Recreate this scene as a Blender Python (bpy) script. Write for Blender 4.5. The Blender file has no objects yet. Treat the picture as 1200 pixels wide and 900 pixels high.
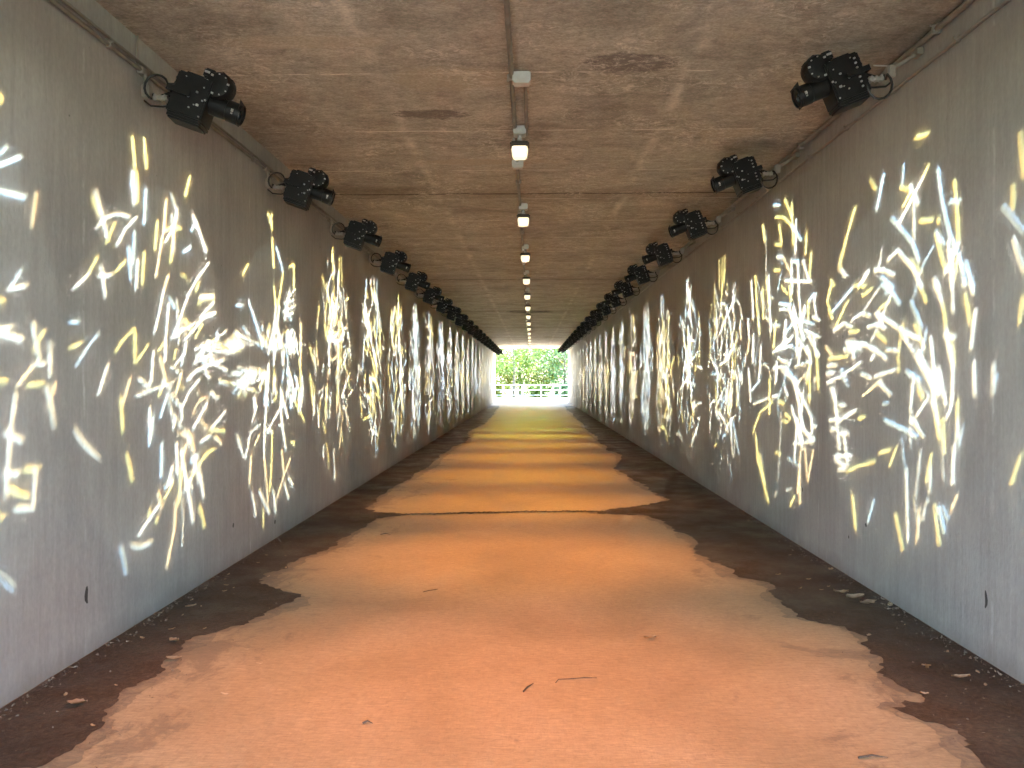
import bpy, bmesh, math, random
from mathutils import Vector, Matrix, Quaternion
from mathutils.geometry import delaunay_2d_cdt
R = math.radians
sc = bpy.context.scene
col = sc.collection

# ------------------------------------------------------------------ camera, world, sun, exposure
cam = bpy.data.cameras.new('camera'); cam_o = bpy.data.objects.new('camera', cam); col.objects.link(cam_o)
cam.sensor_width = 36; cam.lens = 890 / 1200 * 36; cam.clip_start = .02; cam.clip_end = 3000
cam_o.location = (0, 0, 1.51); cam_o.rotation_euler = (R(90 - .322), 0, R(1.48))
sc.camera = cam_o
SUN_EL, SUN_AZ = 50, 52          # azimuth measured from +y (down the tunnel) towards +x
world = bpy.data.worlds.new('World'); sc.world = world; world.use_nodes = True
nt = world.node_tree
sky = nt.nodes.new('ShaderNodeTexSky'); sky.sky_type = 'NISHITA'; sky.sun_disc = False
sky.sun_elevation = R(SUN_EL); sky.sun_rotation = R(SUN_AZ)
bg = nt.nodes['Background']; bg.inputs[1].default_value = .15
nt.links.new(sky.outputs[0], bg.inputs[0])
sun = bpy.data.lights.new('sun', 'SUN'); sun.energy = 5; sun.angle = R(.5); sun.color = (1, .95, .86)
sun_o = bpy.data.objects.new('sun', sun); col.objects.link(sun_o)
sd = Vector((math.sin(R(SUN_AZ)) * math.cos(R(SUN_EL)), math.cos(R(SUN_AZ)) * math.cos(R(SUN_EL)), math.sin(R(SUN_EL))))
sun_o.rotation_euler = sd.to_track_quat('Z', 'Y').to_euler()
vs = sc.view_settings
sc.display_settings.display_device = 'sRGB'
vs.view_transform = 'Standard'; vs.look = 'None'; vs.exposure = 4.8; vs.gamma = 1; vs.use_curve_mapping = False
cy = sc.cycles
cy.use_denoising = True; cy.adaptive_threshold = .02; cy.max_bounces = 6; cy.diffuse_bounces = 4; cy.glossy_bounces = 3
cy.transparent_max_bounces = 12; cy.transmission_bounces = 3; cy.sample_clamp_indirect = 3
cy.caustics_reflective = False; cy.caustics_refractive = False; cy.use_light_tree = True
P_SHARP, P_GLOW, P_LAMP = 140, 80, 13

W, H, Y0, Y1 = 2.44, 3.63, -1.9, 51.0
PATTERNS = {
"L0":[["y",457.9,299.6,460.9,281.2,463,281.9,460,300.4],["y",471.5,305.8,474.9,284.5,477.1,285.2,473.7,306.6],["y",462.5,279.6,464.3,260.6,466.5,261.2,464.6,280.3],["w",457.7,278.9,459.9,258.4,462.3,259,460,279.6],["b",456.6,271.9,457.8,267,459.9,267.7,458.7,272.6],["b",474,271.6,471.6,248.7,473.9,249.1,476.3,272.1],["w",421,235.8,427.4,241.9,425.7,242.2,419.4,236.1],["w",426.5,241.3,436.4,246.4,435.4,247.2,425.6,242.1],["w",435.3,246,446.8,249.1,446.6,250.3,435.1,247.1],["w",445.6,248.9,455.2,249.1,456,250.4,446.4,250.2],["w",418.6,256.9,425,244.1,426.7,244.7,420.3,257.6],["w",424.8,244.4,430.1,232.6,432,233.2,426.6,245],["y",415.7,252.3,421.7,244.4,423.4,245.2,417.3,253],["y",438,242.9,429.3,229.4,431.1,229.3,439.8,242.9],["w",462.7,251.9,449.5,241.6,451.4,241.1,464.6,251.4],["w",449.8,241.9,440.2,230.3,442.3,230.1,452,241.7],["b",460,242.4,458.2,221,460.3,221.3,462.1,242.8],["b",453,231.4,455.9,211.5,458,211.9,455.1,231.8],["w",463.9,226,461.8,206.9,464,207.1,466.1,226.3],["y",471.9,231.6,469,210.8,471.2,211,474.1,232],["y",488.5,254.5,485.2,234.7,487.5,235.1,490.9,254.9],["p",500.6,271.6,496.9,249.2,499.4,249.6,503.2,272.1],["p",497,249.8,486.1,217.6,488.4,217.7,499.5,250.1],["w",516.3,268.6,511.7,254.9,514.3,255.2,519,269],["w",512.2,255.7,499,242.7,501.2,242.5,514.5,255.5],["y",511.8,252.6,506.2,229.6,508.8,229.9,514.5,253],["y",500.5,250,512.7,254.6,511.6,255.8,499.4,251.2],["y",510.8,254.2,523.5,255.2,524.3,256.9,511.6,255.8],["y",536.2,296.5,528.1,279.9,530.9,280.3,539.1,297],["w",539,269,547.5,263.2,550.3,264.3,541.6,270.1],["w",547,263.6,562.5,246.2,565.5,247.1,549.9,264.6],["b",547.4,267.2,537.1,257.5,540.1,257.3,550.5,267],["b",538.1,247.1,524.8,241,527,239.7,540.5,245.8],["y",420.5,220.4,411.5,209.3,413.3,209,422.4,220.2],["w",412,209.9,397.5,199.7,399.1,198.9,413.7,209.1],["w",423.9,216.1,426.3,205.9,428.1,206.3,425.7,216.5],["w",426.2,206.3,428.3,198.2,430.1,198.6,428,206.7],["w",422,208.8,435.9,211.3,435.7,212.8,421.8,210.2],["y",450,222.9,438.5,214.4,440.3,213.8,451.8,222.3],["w",567.4,239.8,546.9,224.7,549.3,224.2,570,239.4],["w",547.4,225.1,530.8,209.8,533.3,209.4,550,224.8],["y",550.5,222.5,545.1,215.6,548,215.4,553.4,222.4],["p",503.3,221.7,493.9,204.3,496.3,204.2,505.8,221.7],["w",551.3,210.9,578.7,214.6,578.4,216.7,551,212.9],["w",497.1,210.7,491.1,195,493.4,195,499.5,210.7],["w",491.3,195.5,484.3,181.2,486.5,181.1,493.6,195.4],["b",505.2,206.1,512.9,199.5,515.2,200.2,507.4,206.8],["w",503.6,202.2,500.4,182.1,502.8,182.2,506.1,202.4],["w",500.4,182.5,498.4,162.7,500.8,162.7,502.8,182.6],["w",534.8,214,525.2,200.5,527.7,200.3,537.4,213.9],["w",525.5,201,516.2,187.9,518.6,187.7,528,200.8],["w",516.5,188.4,509.9,180.6,512.2,180.3,518.9,188.1],["b",511.3,182.7,527.6,186.3,526.4,187.7,510.3,184.2],["y",550.6,205.8,563.2,211.9,560.5,212.9,548.1,206.9],["y",560.6,211.2,578.6,212.5,579,214.3,561,213],["w",577.5,211.3,551.1,196.9,553.2,196.2,579.8,210.6],["w",581,204,554.2,197,555.7,195.5,582.7,202.5],["y",526.4,194,540.3,184.2,542.7,185,528.7,194.8],["w",554.7,195.1,527.7,179.4,529.7,178.7,556.9,194.4],["y",555.8,192.5,543.9,181.3,546.4,180.9,558.5,192.2],["b",395.2,180.9,404.2,181.5,404.2,183.1,395.2,182.4],["y",395.6,167.4,406.9,170.3,406,171.7,394.8,168.7],["b",421.1,177.4,410.1,168.4,411.3,167.9,422.5,176.9],["b",410.4,168.7,399.9,158.4,401.2,157.9,411.7,168.3],["w",430.2,159.7,420.9,142.8,422.7,142.5,432,159.4],["y",439.7,166.6,448.5,174.9,446.9,175.4,438.1,167.1],["y",447.9,174.5,462.2,182.3,460.8,183,446.6,175.1],["y",460.2,181.1,460.5,161.3,462.5,161.3,462.2,181.2],["y",476.7,173.7,463.6,162.7,465.4,162.2,478.5,173.2],["w",483.3,170,479.8,148.6,482,148.5,485.5,170],["p",491,166.1,500.4,148.9,502.7,149.2,493.2,166.5],["y",497.3,175.8,488.7,169.5,490.6,168.9,499.3,175.3],["p",455.2,152.9,447.2,137.7,449.1,137.4,457.1,152.6],["w",464,151.7,477.2,146,478.8,147,465.6,152.7],["y",444.1,140.5,446.3,119.7,448.2,119.7,446,140.6],["w",478.2,133.8,478.5,111,480.7,110.8,480.4,133.7],["b",482.6,127.7,478.5,111.1,480.7,110.8,484.8,127.4],["b",502.8,142.8,491.9,126.3,494.1,125.9,505.1,142.4],["y",495.8,147.5,489.7,140.4,491.8,139.9,498,147],["w",512.3,126.3,509.6,117.8,512.1,117.5,514.8,126],["w",529.1,178.3,527.7,169.4,530.3,169.4,531.8,178.4],["w",528.4,170.2,512.3,161.1,514.3,160.4,530.4,169.5],["b",523.8,168.6,522.4,160.9,525,160.9,526.5,168.5],["y",513.8,171.8,511.1,165.4,513.5,165.3,516.3,171.7],["p",522.6,156.7,513.4,141,515.9,140.6,525.1,156.4],["w",506.1,141,522.9,130.8,525,131.5,508,141.7],["w",522.3,131.6,522.3,122.9,524.9,122.7,524.9,131.5],["w",553.1,152.2,534.2,143.3,536.2,142.5,555.2,151.4],["w",534.5,143.6,524,132.5,526.4,132,537,143.1],["w",494.4,150.2,506.9,144.1,508.6,144.9,496.1,151],["w",532.6,149.7,548.5,157.5,545.6,158.6,529.9,150.8],["w",546.9,156.9,568.5,161.3,566.9,162.9,545.4,158.5],["w",567.2,161,597.1,165.8,595.6,167.5,565.9,162.7],["w",568.3,140.7,585,135.5,587.6,136.9,570.8,142.2],["w",564.3,134.3,539.3,115.6,541.9,114.7,567.2,133.5],["p",549.3,122,564.6,113.8,566.9,114.5,551.4,122.8],["w",597.9,126.6,569.7,113.7,572.4,112.6,600.8,125.5],["w",531.3,114.8,536.9,105.4,539.6,105.5,533.9,115],["y",552.2,104.5,571.1,107.1,569.7,108.3,550.9,105.7],["w",577.6,106.8,591.4,100,593.7,100.7,579.9,107.5],["b",581.1,188.8,582.8,180.4,586,180.7,584.4,189.1],["w",584.5,149.6,604,146.7,605.5,148.3,585.9,151.2],["w",544,172.6,577.6,180,576.4,181.2,542.9,173.7],["w",576.9,179.8,602.5,189.6,600.4,190.5,575,180.7],["w",547.6,166,562.8,175.8,560.3,176.4,545.2,166.6],["w",560.6,175.2,589.8,176.4,589.9,177.8,560.6,176.5],["b",553.8,176.9,559.8,161.5,562.7,161.7,556.7,177.3],["w",562.6,179.8,575.1,164.3,578.1,164.7,565.5,180.3],["w",556.6,160.4,569.1,151.1,571.8,151.8,559.2,161.1],["y",575,181.3,595.2,175.3,597.4,176.4,577,182.5],["w",541.3,162,571.4,169.3,570.1,170.5,540,163.1],["w",569.5,173,604.7,172.9,605.1,174.3,569.8,174.3],["w",545.5,169.8,582.4,161.5,584,162.7,547,170.9],["w",575.1,162.9,604,157.8,605.5,159.1,576.5,164.1],["w",397.8,124.3,407.5,115.6,409.1,116.2,399.3,124.9],["w",407.2,115.9,421.8,106.3,423.2,107,408.6,116.6],["y",450.1,106.9,457.3,89,459.3,89,452,107],["b",478.8,121.3,477.3,108.9,479.5,108.6,481.1,121.1],["b",493.7,109.7,493,86.9,495.4,86.5,496,109.5],["w",508.7,93.2,503.1,82.5,505.5,81.9,511.2,92.6],["b",509.7,83.8,497.5,80.1,500,78.4,512.2,82.2],["y",508.7,81.1,497,72.2,499.6,71.2,511.3,80.1],["p",488.3,78.5,494.1,66,496.4,65.8,490.6,78.4],["w",490.3,70,476.3,62.3,478.6,61.1,492.8,68.8],["w",476.7,62.6,464.1,55.1,466.4,53.9,479.1,61.3],["y",476.2,68.2,477.5,63.9,480.4,63.7,479.1,68],["y",485.9,61.6,487.1,57.9,490,57.6,488.9,61.3],["w",455.3,49.6,468.4,45.9,468.8,47.3,455.6,51],["w",468.4,45.9,483,46.1,481.7,47.8,467.2,47.5],["b",443.5,52.4,449.9,34.7,451.8,34.4,445.4,52.3],["w",514.1,108,516,86.5,518.6,86.2,516.7,107.8],["w",520.9,102.7,540,48.6,543.1,48.3,523.8,102.7],["p",528.5,105.6,523.9,96.9,526.5,96.4,531.2,105.1],["p",524.1,97.3,521,88,523.6,87.5,526.7,96.9],["y",521.1,85.7,517.5,64.8,520.1,64.3,523.7,85.3],["p",513.1,68.5,511.1,49,513.6,48.4,515.7,68.1],["p",511.2,49.5,500.1,26.5,502.5,25.7,513.7,48.8],["w",549.5,84.2,557.6,63.6,560.6,63.4,552.4,84],["y",549.3,59.1,559.2,41.4,562.1,41.2,552.1,59],["w",546.6,96.5,538.6,80.5,541.3,79.8,549.5,95.9],["b",538.2,91.8,551.5,94.9,548.4,97,535.2,93.9],["w",527.5,72.1,541.6,81.5,539.1,82.4,525.2,73.1],["w",532.6,80,538.9,71.2,541.6,71.3,535.1,80.1],["y",577.2,99,560.9,95.9,562.9,94.4,579.3,97.5],["y",561.2,96,549.3,89.1,552.2,88,564.3,94.9],["y",549.9,89.5,535.4,81.2,538.2,80,552.8,88.3],["p",531.3,115.1,542.1,99.6,544.8,99.7,533.9,115.3],["w",553.1,104.5,574.1,108,572.2,109.6,551.3,105.9],["p",577.9,107.4,591.2,100,593.8,100.7,580.4,108.1],["y",568.5,112.6,598.2,109.8,598.5,111.4,568.7,114.1]],
"LN":[["y",342.4,282.1,342.8,277.3,344.4,278,344,282.7],["b",332.3,243.2,343.7,249,342.8,250.4,331.6,244.6],["b",343.3,248.8,358.4,257.2,357.4,258.6,342.4,250.2],["b",343.6,253.9,348,259.4,346.7,259.7,342.3,254.1],["b",328.2,235.9,342.9,236.9,343.5,238.8,328.7,237.7],["b",342.4,236.9,360.1,237.7,360.8,239.7,343.1,238.8],["p",367.9,243.5,364.5,225.1,365.7,225.2,369.1,243.7],["b",357.5,204.5,348.1,192.9,349.3,192.5,358.7,204.1],["w",348.7,192.8,361.8,195.8,361.5,197.1,348.4,194.1],["w",364.6,178.8,366.2,173.7,367.9,174.1,366.3,179.2],["y",338.4,187.8,345.3,186.5,346.1,187.9,339.2,189.2],["w",335.3,171.9,350.7,174.9,350.3,176.6,334.9,173.5],["y",335.2,267.9,336.9,254.1,338.2,254.6,336.5,268.4],["w",326.2,223.8,329.6,204.2,330.9,204.5,327.5,224.2],["y",322,212.5,332.6,219.7,331.8,220.5,321.2,213.2],["w",331.2,209.7,336.6,195,338,195.4,332.6,210.2],["w",343,171.4,358,169.3,358.9,171.3,343.8,173.3],["w",364.8,178.2,369.8,160.9,371.3,161.1,366.2,178.4],["y",373.5,176.1,365.2,164.8,366.5,164.5,374.9,175.7],["w",378.4,170.8,378.1,152.8,379.4,152.8,379.8,170.9],["p",365.4,158.6,353,148,354.3,147.4,366.7,157.9],["w",365.7,158.2,375.5,158.4,375.5,159.7,365.7,159.5],["y",361.2,147.8,374.3,148.5,374.1,149.9,361,149.1],["y",336.2,150.6,346.9,149.1,347.4,150.8,336.6,152.2],["w",352.5,145.2,348.8,127.2,350.1,127,353.8,145],["w",348.8,127.5,346.7,109,348,108.7,350.2,127.3],["w",346.7,109.3,346,95.6,347.3,95.4,348,109.1],["w",375.6,148.5,381.7,126.4,383,126.5,376.9,148.6],["p",382.3,150.2,376.8,136.1,378.1,135.8,383.7,149.9],["w",344.7,126.2,357.6,120.8,358.7,122.2,345.7,127.6],["y",358.8,106.8,370.6,106.1,370.3,107.9,358.6,108.5],["w",344.2,106.4,356.1,105.6,355.8,107.5,343.9,108.2],["w",366.7,108.4,364.8,88.2,366.2,87.9,368.2,108.2],["y",347.5,99.7,361.8,93.1,363,94.6,348.7,101.2],["w",352.2,89.4,365.8,87.4,365.7,89,352.1,91],["y",337.6,89.6,344.3,86.2,345.2,87.4,338.5,90.8],["b",329.8,70.4,341.6,60.4,342.8,61,330.9,71],["b",341.3,60.6,351.4,52.1,352.6,52.8,342.4,61.3],["w",330.3,148.8,334,118.6,335.2,118.5,331.5,148.9],["y",324.8,135.6,328.3,108.4,329.5,108.3,325.9,135.6],["b",333.8,94.5,331.8,75.6,333,75.2,335,94.2]],
"R0":[["y",490.1,304.1,473.9,301.4,474.8,303.3,491.2,306.1],["y",475.5,283.3,482.6,277.2,480.5,276.1,473.4,282.2],["w",482.3,277.5,513.4,255.1,510.8,253.9,480.1,276.3],["y",511.7,278.5,495.6,271.9,494.7,273.1,510.7,279.7],["w",498.6,277,486.8,261.1,484.8,261.1,496.5,277],["y",496.4,272.7,508,265.2,506,264.2,494.4,271.7],["b",535.1,294,545.9,271.6,543.2,270.8,532.5,293.1],["y",581.4,281.5,595.5,264.4,592.4,263.4,578.5,280.5],["y",595.2,264.8,611.7,240.4,608.4,239.5,592.1,263.9],["b",524,260.7,512.6,252.9,510.5,253.5,521.9,261.2],["b",513.3,253.5,495,238.4,492.9,238.9,511,253.8],["b",495.6,239.1,485.6,225,483.2,225.1,493.1,239.1],["b",464.8,278.2,459.3,256,457.2,255.7,462.7,277.8],["b",459.4,256.4,450.9,235.2,448.9,235.1,457.4,256.2],["b",451.1,235.5,440.8,221.3,439.1,221.5,449.2,235.6],["b",441.1,221.8,435.2,204.5,433.3,204.4,439.2,221.7],["y",446.7,266.7,444,252.5,442.2,252.2,444.9,266.3],["y",444.1,252.9,442,230.4,440.2,230.1,442.3,252.6],["b",451.4,254.2,438.9,251.9,439.1,253.4,451.6,255.8],["y",485,250,468.4,247.2,468.6,249,485.3,251.9],["y",463.5,248.9,463,245,461,244.6,461.5,248.5],["b",468.1,240.8,456.9,230.5,454.8,230.9,465.8,241.2],["y",466.7,239.7,455.8,214.9,453.9,214.8,464.7,239.6],["w",453,232.7,450.8,218.7,448.9,218.5,451.1,232.5],["w",450.8,219.1,448.7,204,446.9,203.9,449,218.9],["w",441.8,229.8,457,213.1,455.2,212.5,440.1,229.1],["y",441.8,222.2,448.8,205.3,447,204.8,440.1,221.7],["b",435.4,217.6,426.8,201.3,425.1,201.4,433.6,217.7],["w",527.3,232.5,511.8,236.7,513.7,238,529.3,233.9],["w",514.5,237.2,494.8,222.6,492.8,223.1,512.3,237.7],["w",495.5,223.2,482,207.8,479.7,208.1,493.1,223.4],["y",497.7,228.3,482.7,217.3,481.1,217.8,496,228.8],["w",548.8,229,533.1,226.1,532.8,227.6,548.5,230.6],["w",534.7,226.5,518.5,220.8,517.2,222,533.3,227.7],["b",539.4,222.7,520.4,212.1,518.1,213,536.9,223.6],["w",569.7,220.8,554.9,229,559,230.7,574,222.5],["w",610.2,238.3,596.5,230.1,593.3,230.8,606.8,239],["y",629.3,231.9,620.7,225.8,617.1,226.3,625.7,232.4],["w",468.9,212.9,462,205.4,459.9,205.7,466.8,213.2],["y",627.1,228.9,635.8,216.1,632.4,215.5,623.8,228.2],["y",635.8,216.3,625.2,200.3,622,200.4,632.5,216.4],["b",586.1,221.6,625.8,206.3,622.7,205,583.4,220.3],["y",595,212.5,620.6,191.3,617.6,190.5,592.3,211.7],["y",583.1,222.3,561.1,218.3,560.6,219.7,582.6,223.8],["y",551.4,217.4,569.6,213.4,567.6,212,549.5,216.1],["b",538.4,217.5,522.1,210.3,520.4,211.3,536.6,218.5],["b",523.1,211,511.3,200.6,508.9,201.1,520.6,211.4],["y",488.3,213.2,476.1,198.3,474.3,198.5,486.5,213.4],["b",496.5,201.8,481.9,182.3,480,182.5,494.5,202],["w",468.1,209.6,457.8,194.5,456,194.8,466.2,209.8],["y",457.9,195.1,455.1,181.1,453.4,181.1,456.2,195],["w",455.3,181.5,452.5,170.5,450.7,170.6,453.4,181.5],["w",452.7,170.9,447.3,157.1,445.5,157.3,450.8,171],["w",447.4,157.7,449,135.7,447.1,135.7,445.5,157.6],["w",448.8,136.2,454.2,128.1,452.4,127.8,447,135.9],["w",448.2,208.2,447.3,190,446,189.9,447,208.1],["w",437.8,206.7,435,203.2,433.6,203.5,436.3,206.9],["y",435.3,199.2,429.5,182,428,182.1,433.7,199.2],["w",430.7,205.8,426.6,197.8,425,197.9,429,205.9],["w",425.1,190.2,429.6,167.8,427.9,167.6,423.4,189.9],["w",426.5,161.8,425.6,141.8,423.9,141.9,424.8,161.8],["w",547.2,198.5,515.2,185.7,513.3,186.9,545.1,199.7],["w",515.9,186,485.4,175.5,483.9,176.8,514.3,187.2],["y",524.3,205.4,542,201.3,540.3,200,522.7,204.1],["y",492.2,187,478.9,169.5,477,169.9,490.3,187.2],["w",507.1,180.5,487.7,163.7,485.8,164.2,505,181],["w",488.1,164.1,470.2,146.5,468.3,147,486.2,164.6],["w",470.5,147.1,463.8,123.4,461.8,123.7,468.5,147.3],["w",488.2,169.2,474,155.4,472.1,155.9,486.1,169.7],["w",474.4,155.8,462.9,140.8,460.9,141.3,472.3,156.3],["w",472.6,177.7,468.7,158.5,466.5,158.6,470.4,177.7],["w",468.8,158.8,462.1,141.9,460,142.2,466.6,159],["w",463.2,158.8,454.9,135.4,453,135.6,461.3,158.9],["w",457.6,177.1,444,174.3,443.4,175.6,456.9,178.4],["y",450,177.4,445.6,159,443.9,159.1,448.3,177.4],["w",585.9,195.5,568,199.2,569.9,200.6,588,197],["w",570.3,199.2,553.1,196.5,552.5,197.9,569.7,200.6],["w",621.3,189.1,599.7,194.4,602.1,195.9,623.9,190.6],["w",602.7,194.5,585,190.5,583.7,191.9,601.3,195.9],["y",591.2,187.3,572.8,186.8,573.1,188.3,591.6,188.9],["w",558.8,188.8,534.9,189.5,535.5,190.9,559.5,190.2],["y",544.4,183.7,529,175.8,527.2,176.6,542.5,184.5],["w",597.6,178.6,563.5,175.8,563.1,177.9,597.1,180.8],["w",565.4,176.1,543.5,170.4,541.6,172.1,563.3,177.9],["w",544.4,171,528.9,164.6,527.1,165.6,542.5,172],["w",549.1,169.8,554.7,164.9,552.1,164.3,546.5,169.1],["w",602.1,174.2,577.2,172,576.9,173.3,601.7,175.6],["p",638.9,178.9,622.8,168.6,620.3,169.2,636.2,179.5],["y",630.6,167.2,591.2,168.8,591.8,170.3,631.3,168.8],["w",635,147.3,606,152.8,607.6,154.2,636.8,148.8],["w",606.8,152.6,567.8,163.5,569.7,164.7,609,153.9],["b",607.4,159.2,593,144.8,590.5,145.3,604.8,159.6],["w",570.4,155.1,553.3,151.3,551.9,152.5,568.9,156.4],["w",548,152.5,513.7,157.4,514.4,158.5,548.9,153.7],["p",565.8,138.3,535.4,150.6,537.2,151.5,567.7,139.3],["w",540.4,148.4,522.9,139.9,521.2,140.7,538.6,149.2],["b",502.6,156.2,483.3,149.6,481.7,150.9,500.9,157.4],["w",493.5,150.1,496.4,132,494.3,132,491.5,150],["y",487.9,145.7,480.6,138.4,478.8,138.9,486.1,146.2],["w",475.8,139.4,490,127.4,487.9,126.9,473.9,138.8],["w",494.9,126.4,487.2,121.8,485.6,122.6,493.3,127.1],["w",626.9,145.7,618.2,131,615.1,131.4,623.6,146],["w",618.5,131.6,615,114.4,611.8,114.7,615.2,131.8],["w",619.9,144.6,613.1,115.8,610.5,116,617.2,144.7],["w",610.8,129.5,597.1,130.7,597.6,132.3,611.3,131.1],["w",628.6,116.7,603,119.5,603.7,121.5,629.4,118.9],["w",603.3,119.4,577.1,127.1,579.5,128.8,605.9,121.1],["y",574.7,121.1,561.2,123.1,562,124.6,575.5,122.6],["w",634.2,162,612.9,162.3,613.3,163.9,634.5,163.7],["w",635.8,155.3,617.7,155.9,618.1,157.6,636.3,157],["y",442.5,139.5,442.6,123.9,440.9,124,440.9,139.6],["y",465.7,134.5,462.8,123.5,461,123.7,463.9,134.7],["w",588,176.9,581.8,166.3,578.8,166.6,584.9,177.1],["b",596.3,177.8,569.2,172.8,568.2,174.1,595.3,179.1],["w",546.7,190.5,531,185.8,529.8,186.8,545.5,191.6],["w",544.6,197.6,534.3,186.2,531.9,186.6,542.1,197.9],["b",534.1,122.6,510.1,118.4,508.7,119.8,532.6,124.1],["b",510.9,118.5,486.9,114.2,485.7,115.6,509.6,119.9],["w",495,125.7,479.3,114.6,477.7,115.3,493.2,126.3],["y",465.6,127.9,461.8,114.7,460.1,114.9,463.9,128.1],["y",458.3,128.3,455.5,106.6,453.9,106.8,456.7,128.5],["w",442.6,129.1,442.9,116.7,441.2,116.8,441,129.2],["w",445.8,114.1,447.9,90.1,446,90.3,443.9,114.2],["w",615.2,112.7,610.1,94.5,606.9,94.9,611.9,113],["w",602.4,108.4,592.9,83.6,590.2,84.1,599.6,108.8],["w",626.9,109.2,612.4,110.9,613.1,113.1,627.6,111.5],["w",609.3,107.3,589.7,108.7,589.7,110.8,609.3,109.4],["w",618.9,88.3,585.2,91.8,585.2,93.9,618.9,90.6],["w",618.7,86.2,598.7,82.3,595.7,84.3,615.5,88.2],["w",612.3,78.4,597,80.2,597,81.8,612.3,80],["y",594.5,79.3,570.3,86.6,571.6,87.8,595.9,80.5],["y",571.7,86.2,545.4,92.2,546.2,93.5,572.5,87.5],["y",538.9,98.8,522.4,102.2,523.2,103.8,539.8,100.5],["y",515,106.2,525.6,91.6,523.6,91.5,513.1,106.1],["y",469.9,106.7,477.6,87,475.9,87.1,468.3,106.7],["w",471.9,98,472.7,81.2,471,81.4,470.1,98.2],["w",502,92.5,500.8,71.2,498.8,71.5,500,92.7],["w",500.8,71.6,499.6,45.7,497.6,46.1,498.8,71.9],["y",585.6,64.1,578.6,37.9,576.1,38.5,582.9,64.6],["b",548.9,65.2,558.5,47.3,556.2,47.5,546.7,65.3],["y",516.9,61.3,505.9,38.4,503.8,39.1,514.7,61.9],["p",484.3,70.2,488.2,47.6,486.4,47.9,482.4,70.5],["y",467.2,75,461.5,51.3,459.7,51.8,465.4,75.4],["b",463.7,75.5,455.4,60.2,453.4,60.9,461.6,76.1],["b",459.1,75.1,450.8,68.6,449.2,69.4,457.4,75.9],["p",441.8,85.9,449.5,74,447.8,73.9,440.1,85.8]],
"RN":[["y",387.3,274.9,384.4,251.9,383.2,251.6,386.1,274.5],["y",392.7,250,392.6,237.4,391.3,237.2,391.4,249.7],["b",401.4,241.7,384.5,224.5,383.3,224.9,400.1,242],["w",392.7,223.2,384.2,205,382.8,205.1,391.3,223.2],["y",384.1,193.6,387.5,178.3,386.2,178.1,382.9,193.3],["w",408.7,160.4,409,142.6,407.5,142.7,407.2,160.4],["b",406.3,153.5,406.7,149.6,405.3,149.6,404.9,153.4],["y",385.7,114.1,393.4,97.4,392,97.3,384.3,113.9],["y",376.7,265,373.2,229.9,372.1,229.7,375.5,264.7],["w",373.3,213.3,360.8,186.4,359.5,186.5,371.9,213.3],["b",364.2,242.5,346.6,216.2,345.5,216.4,363,242.6],["w",352,174.1,363.7,149.9,362.4,149.6,350.8,173.8],["y",373,158.4,366.5,124.8,365.1,125,371.5,158.5],["w",341.5,207.9,330.9,149.8,329.5,149.9,340.1,207.8]],
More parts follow.
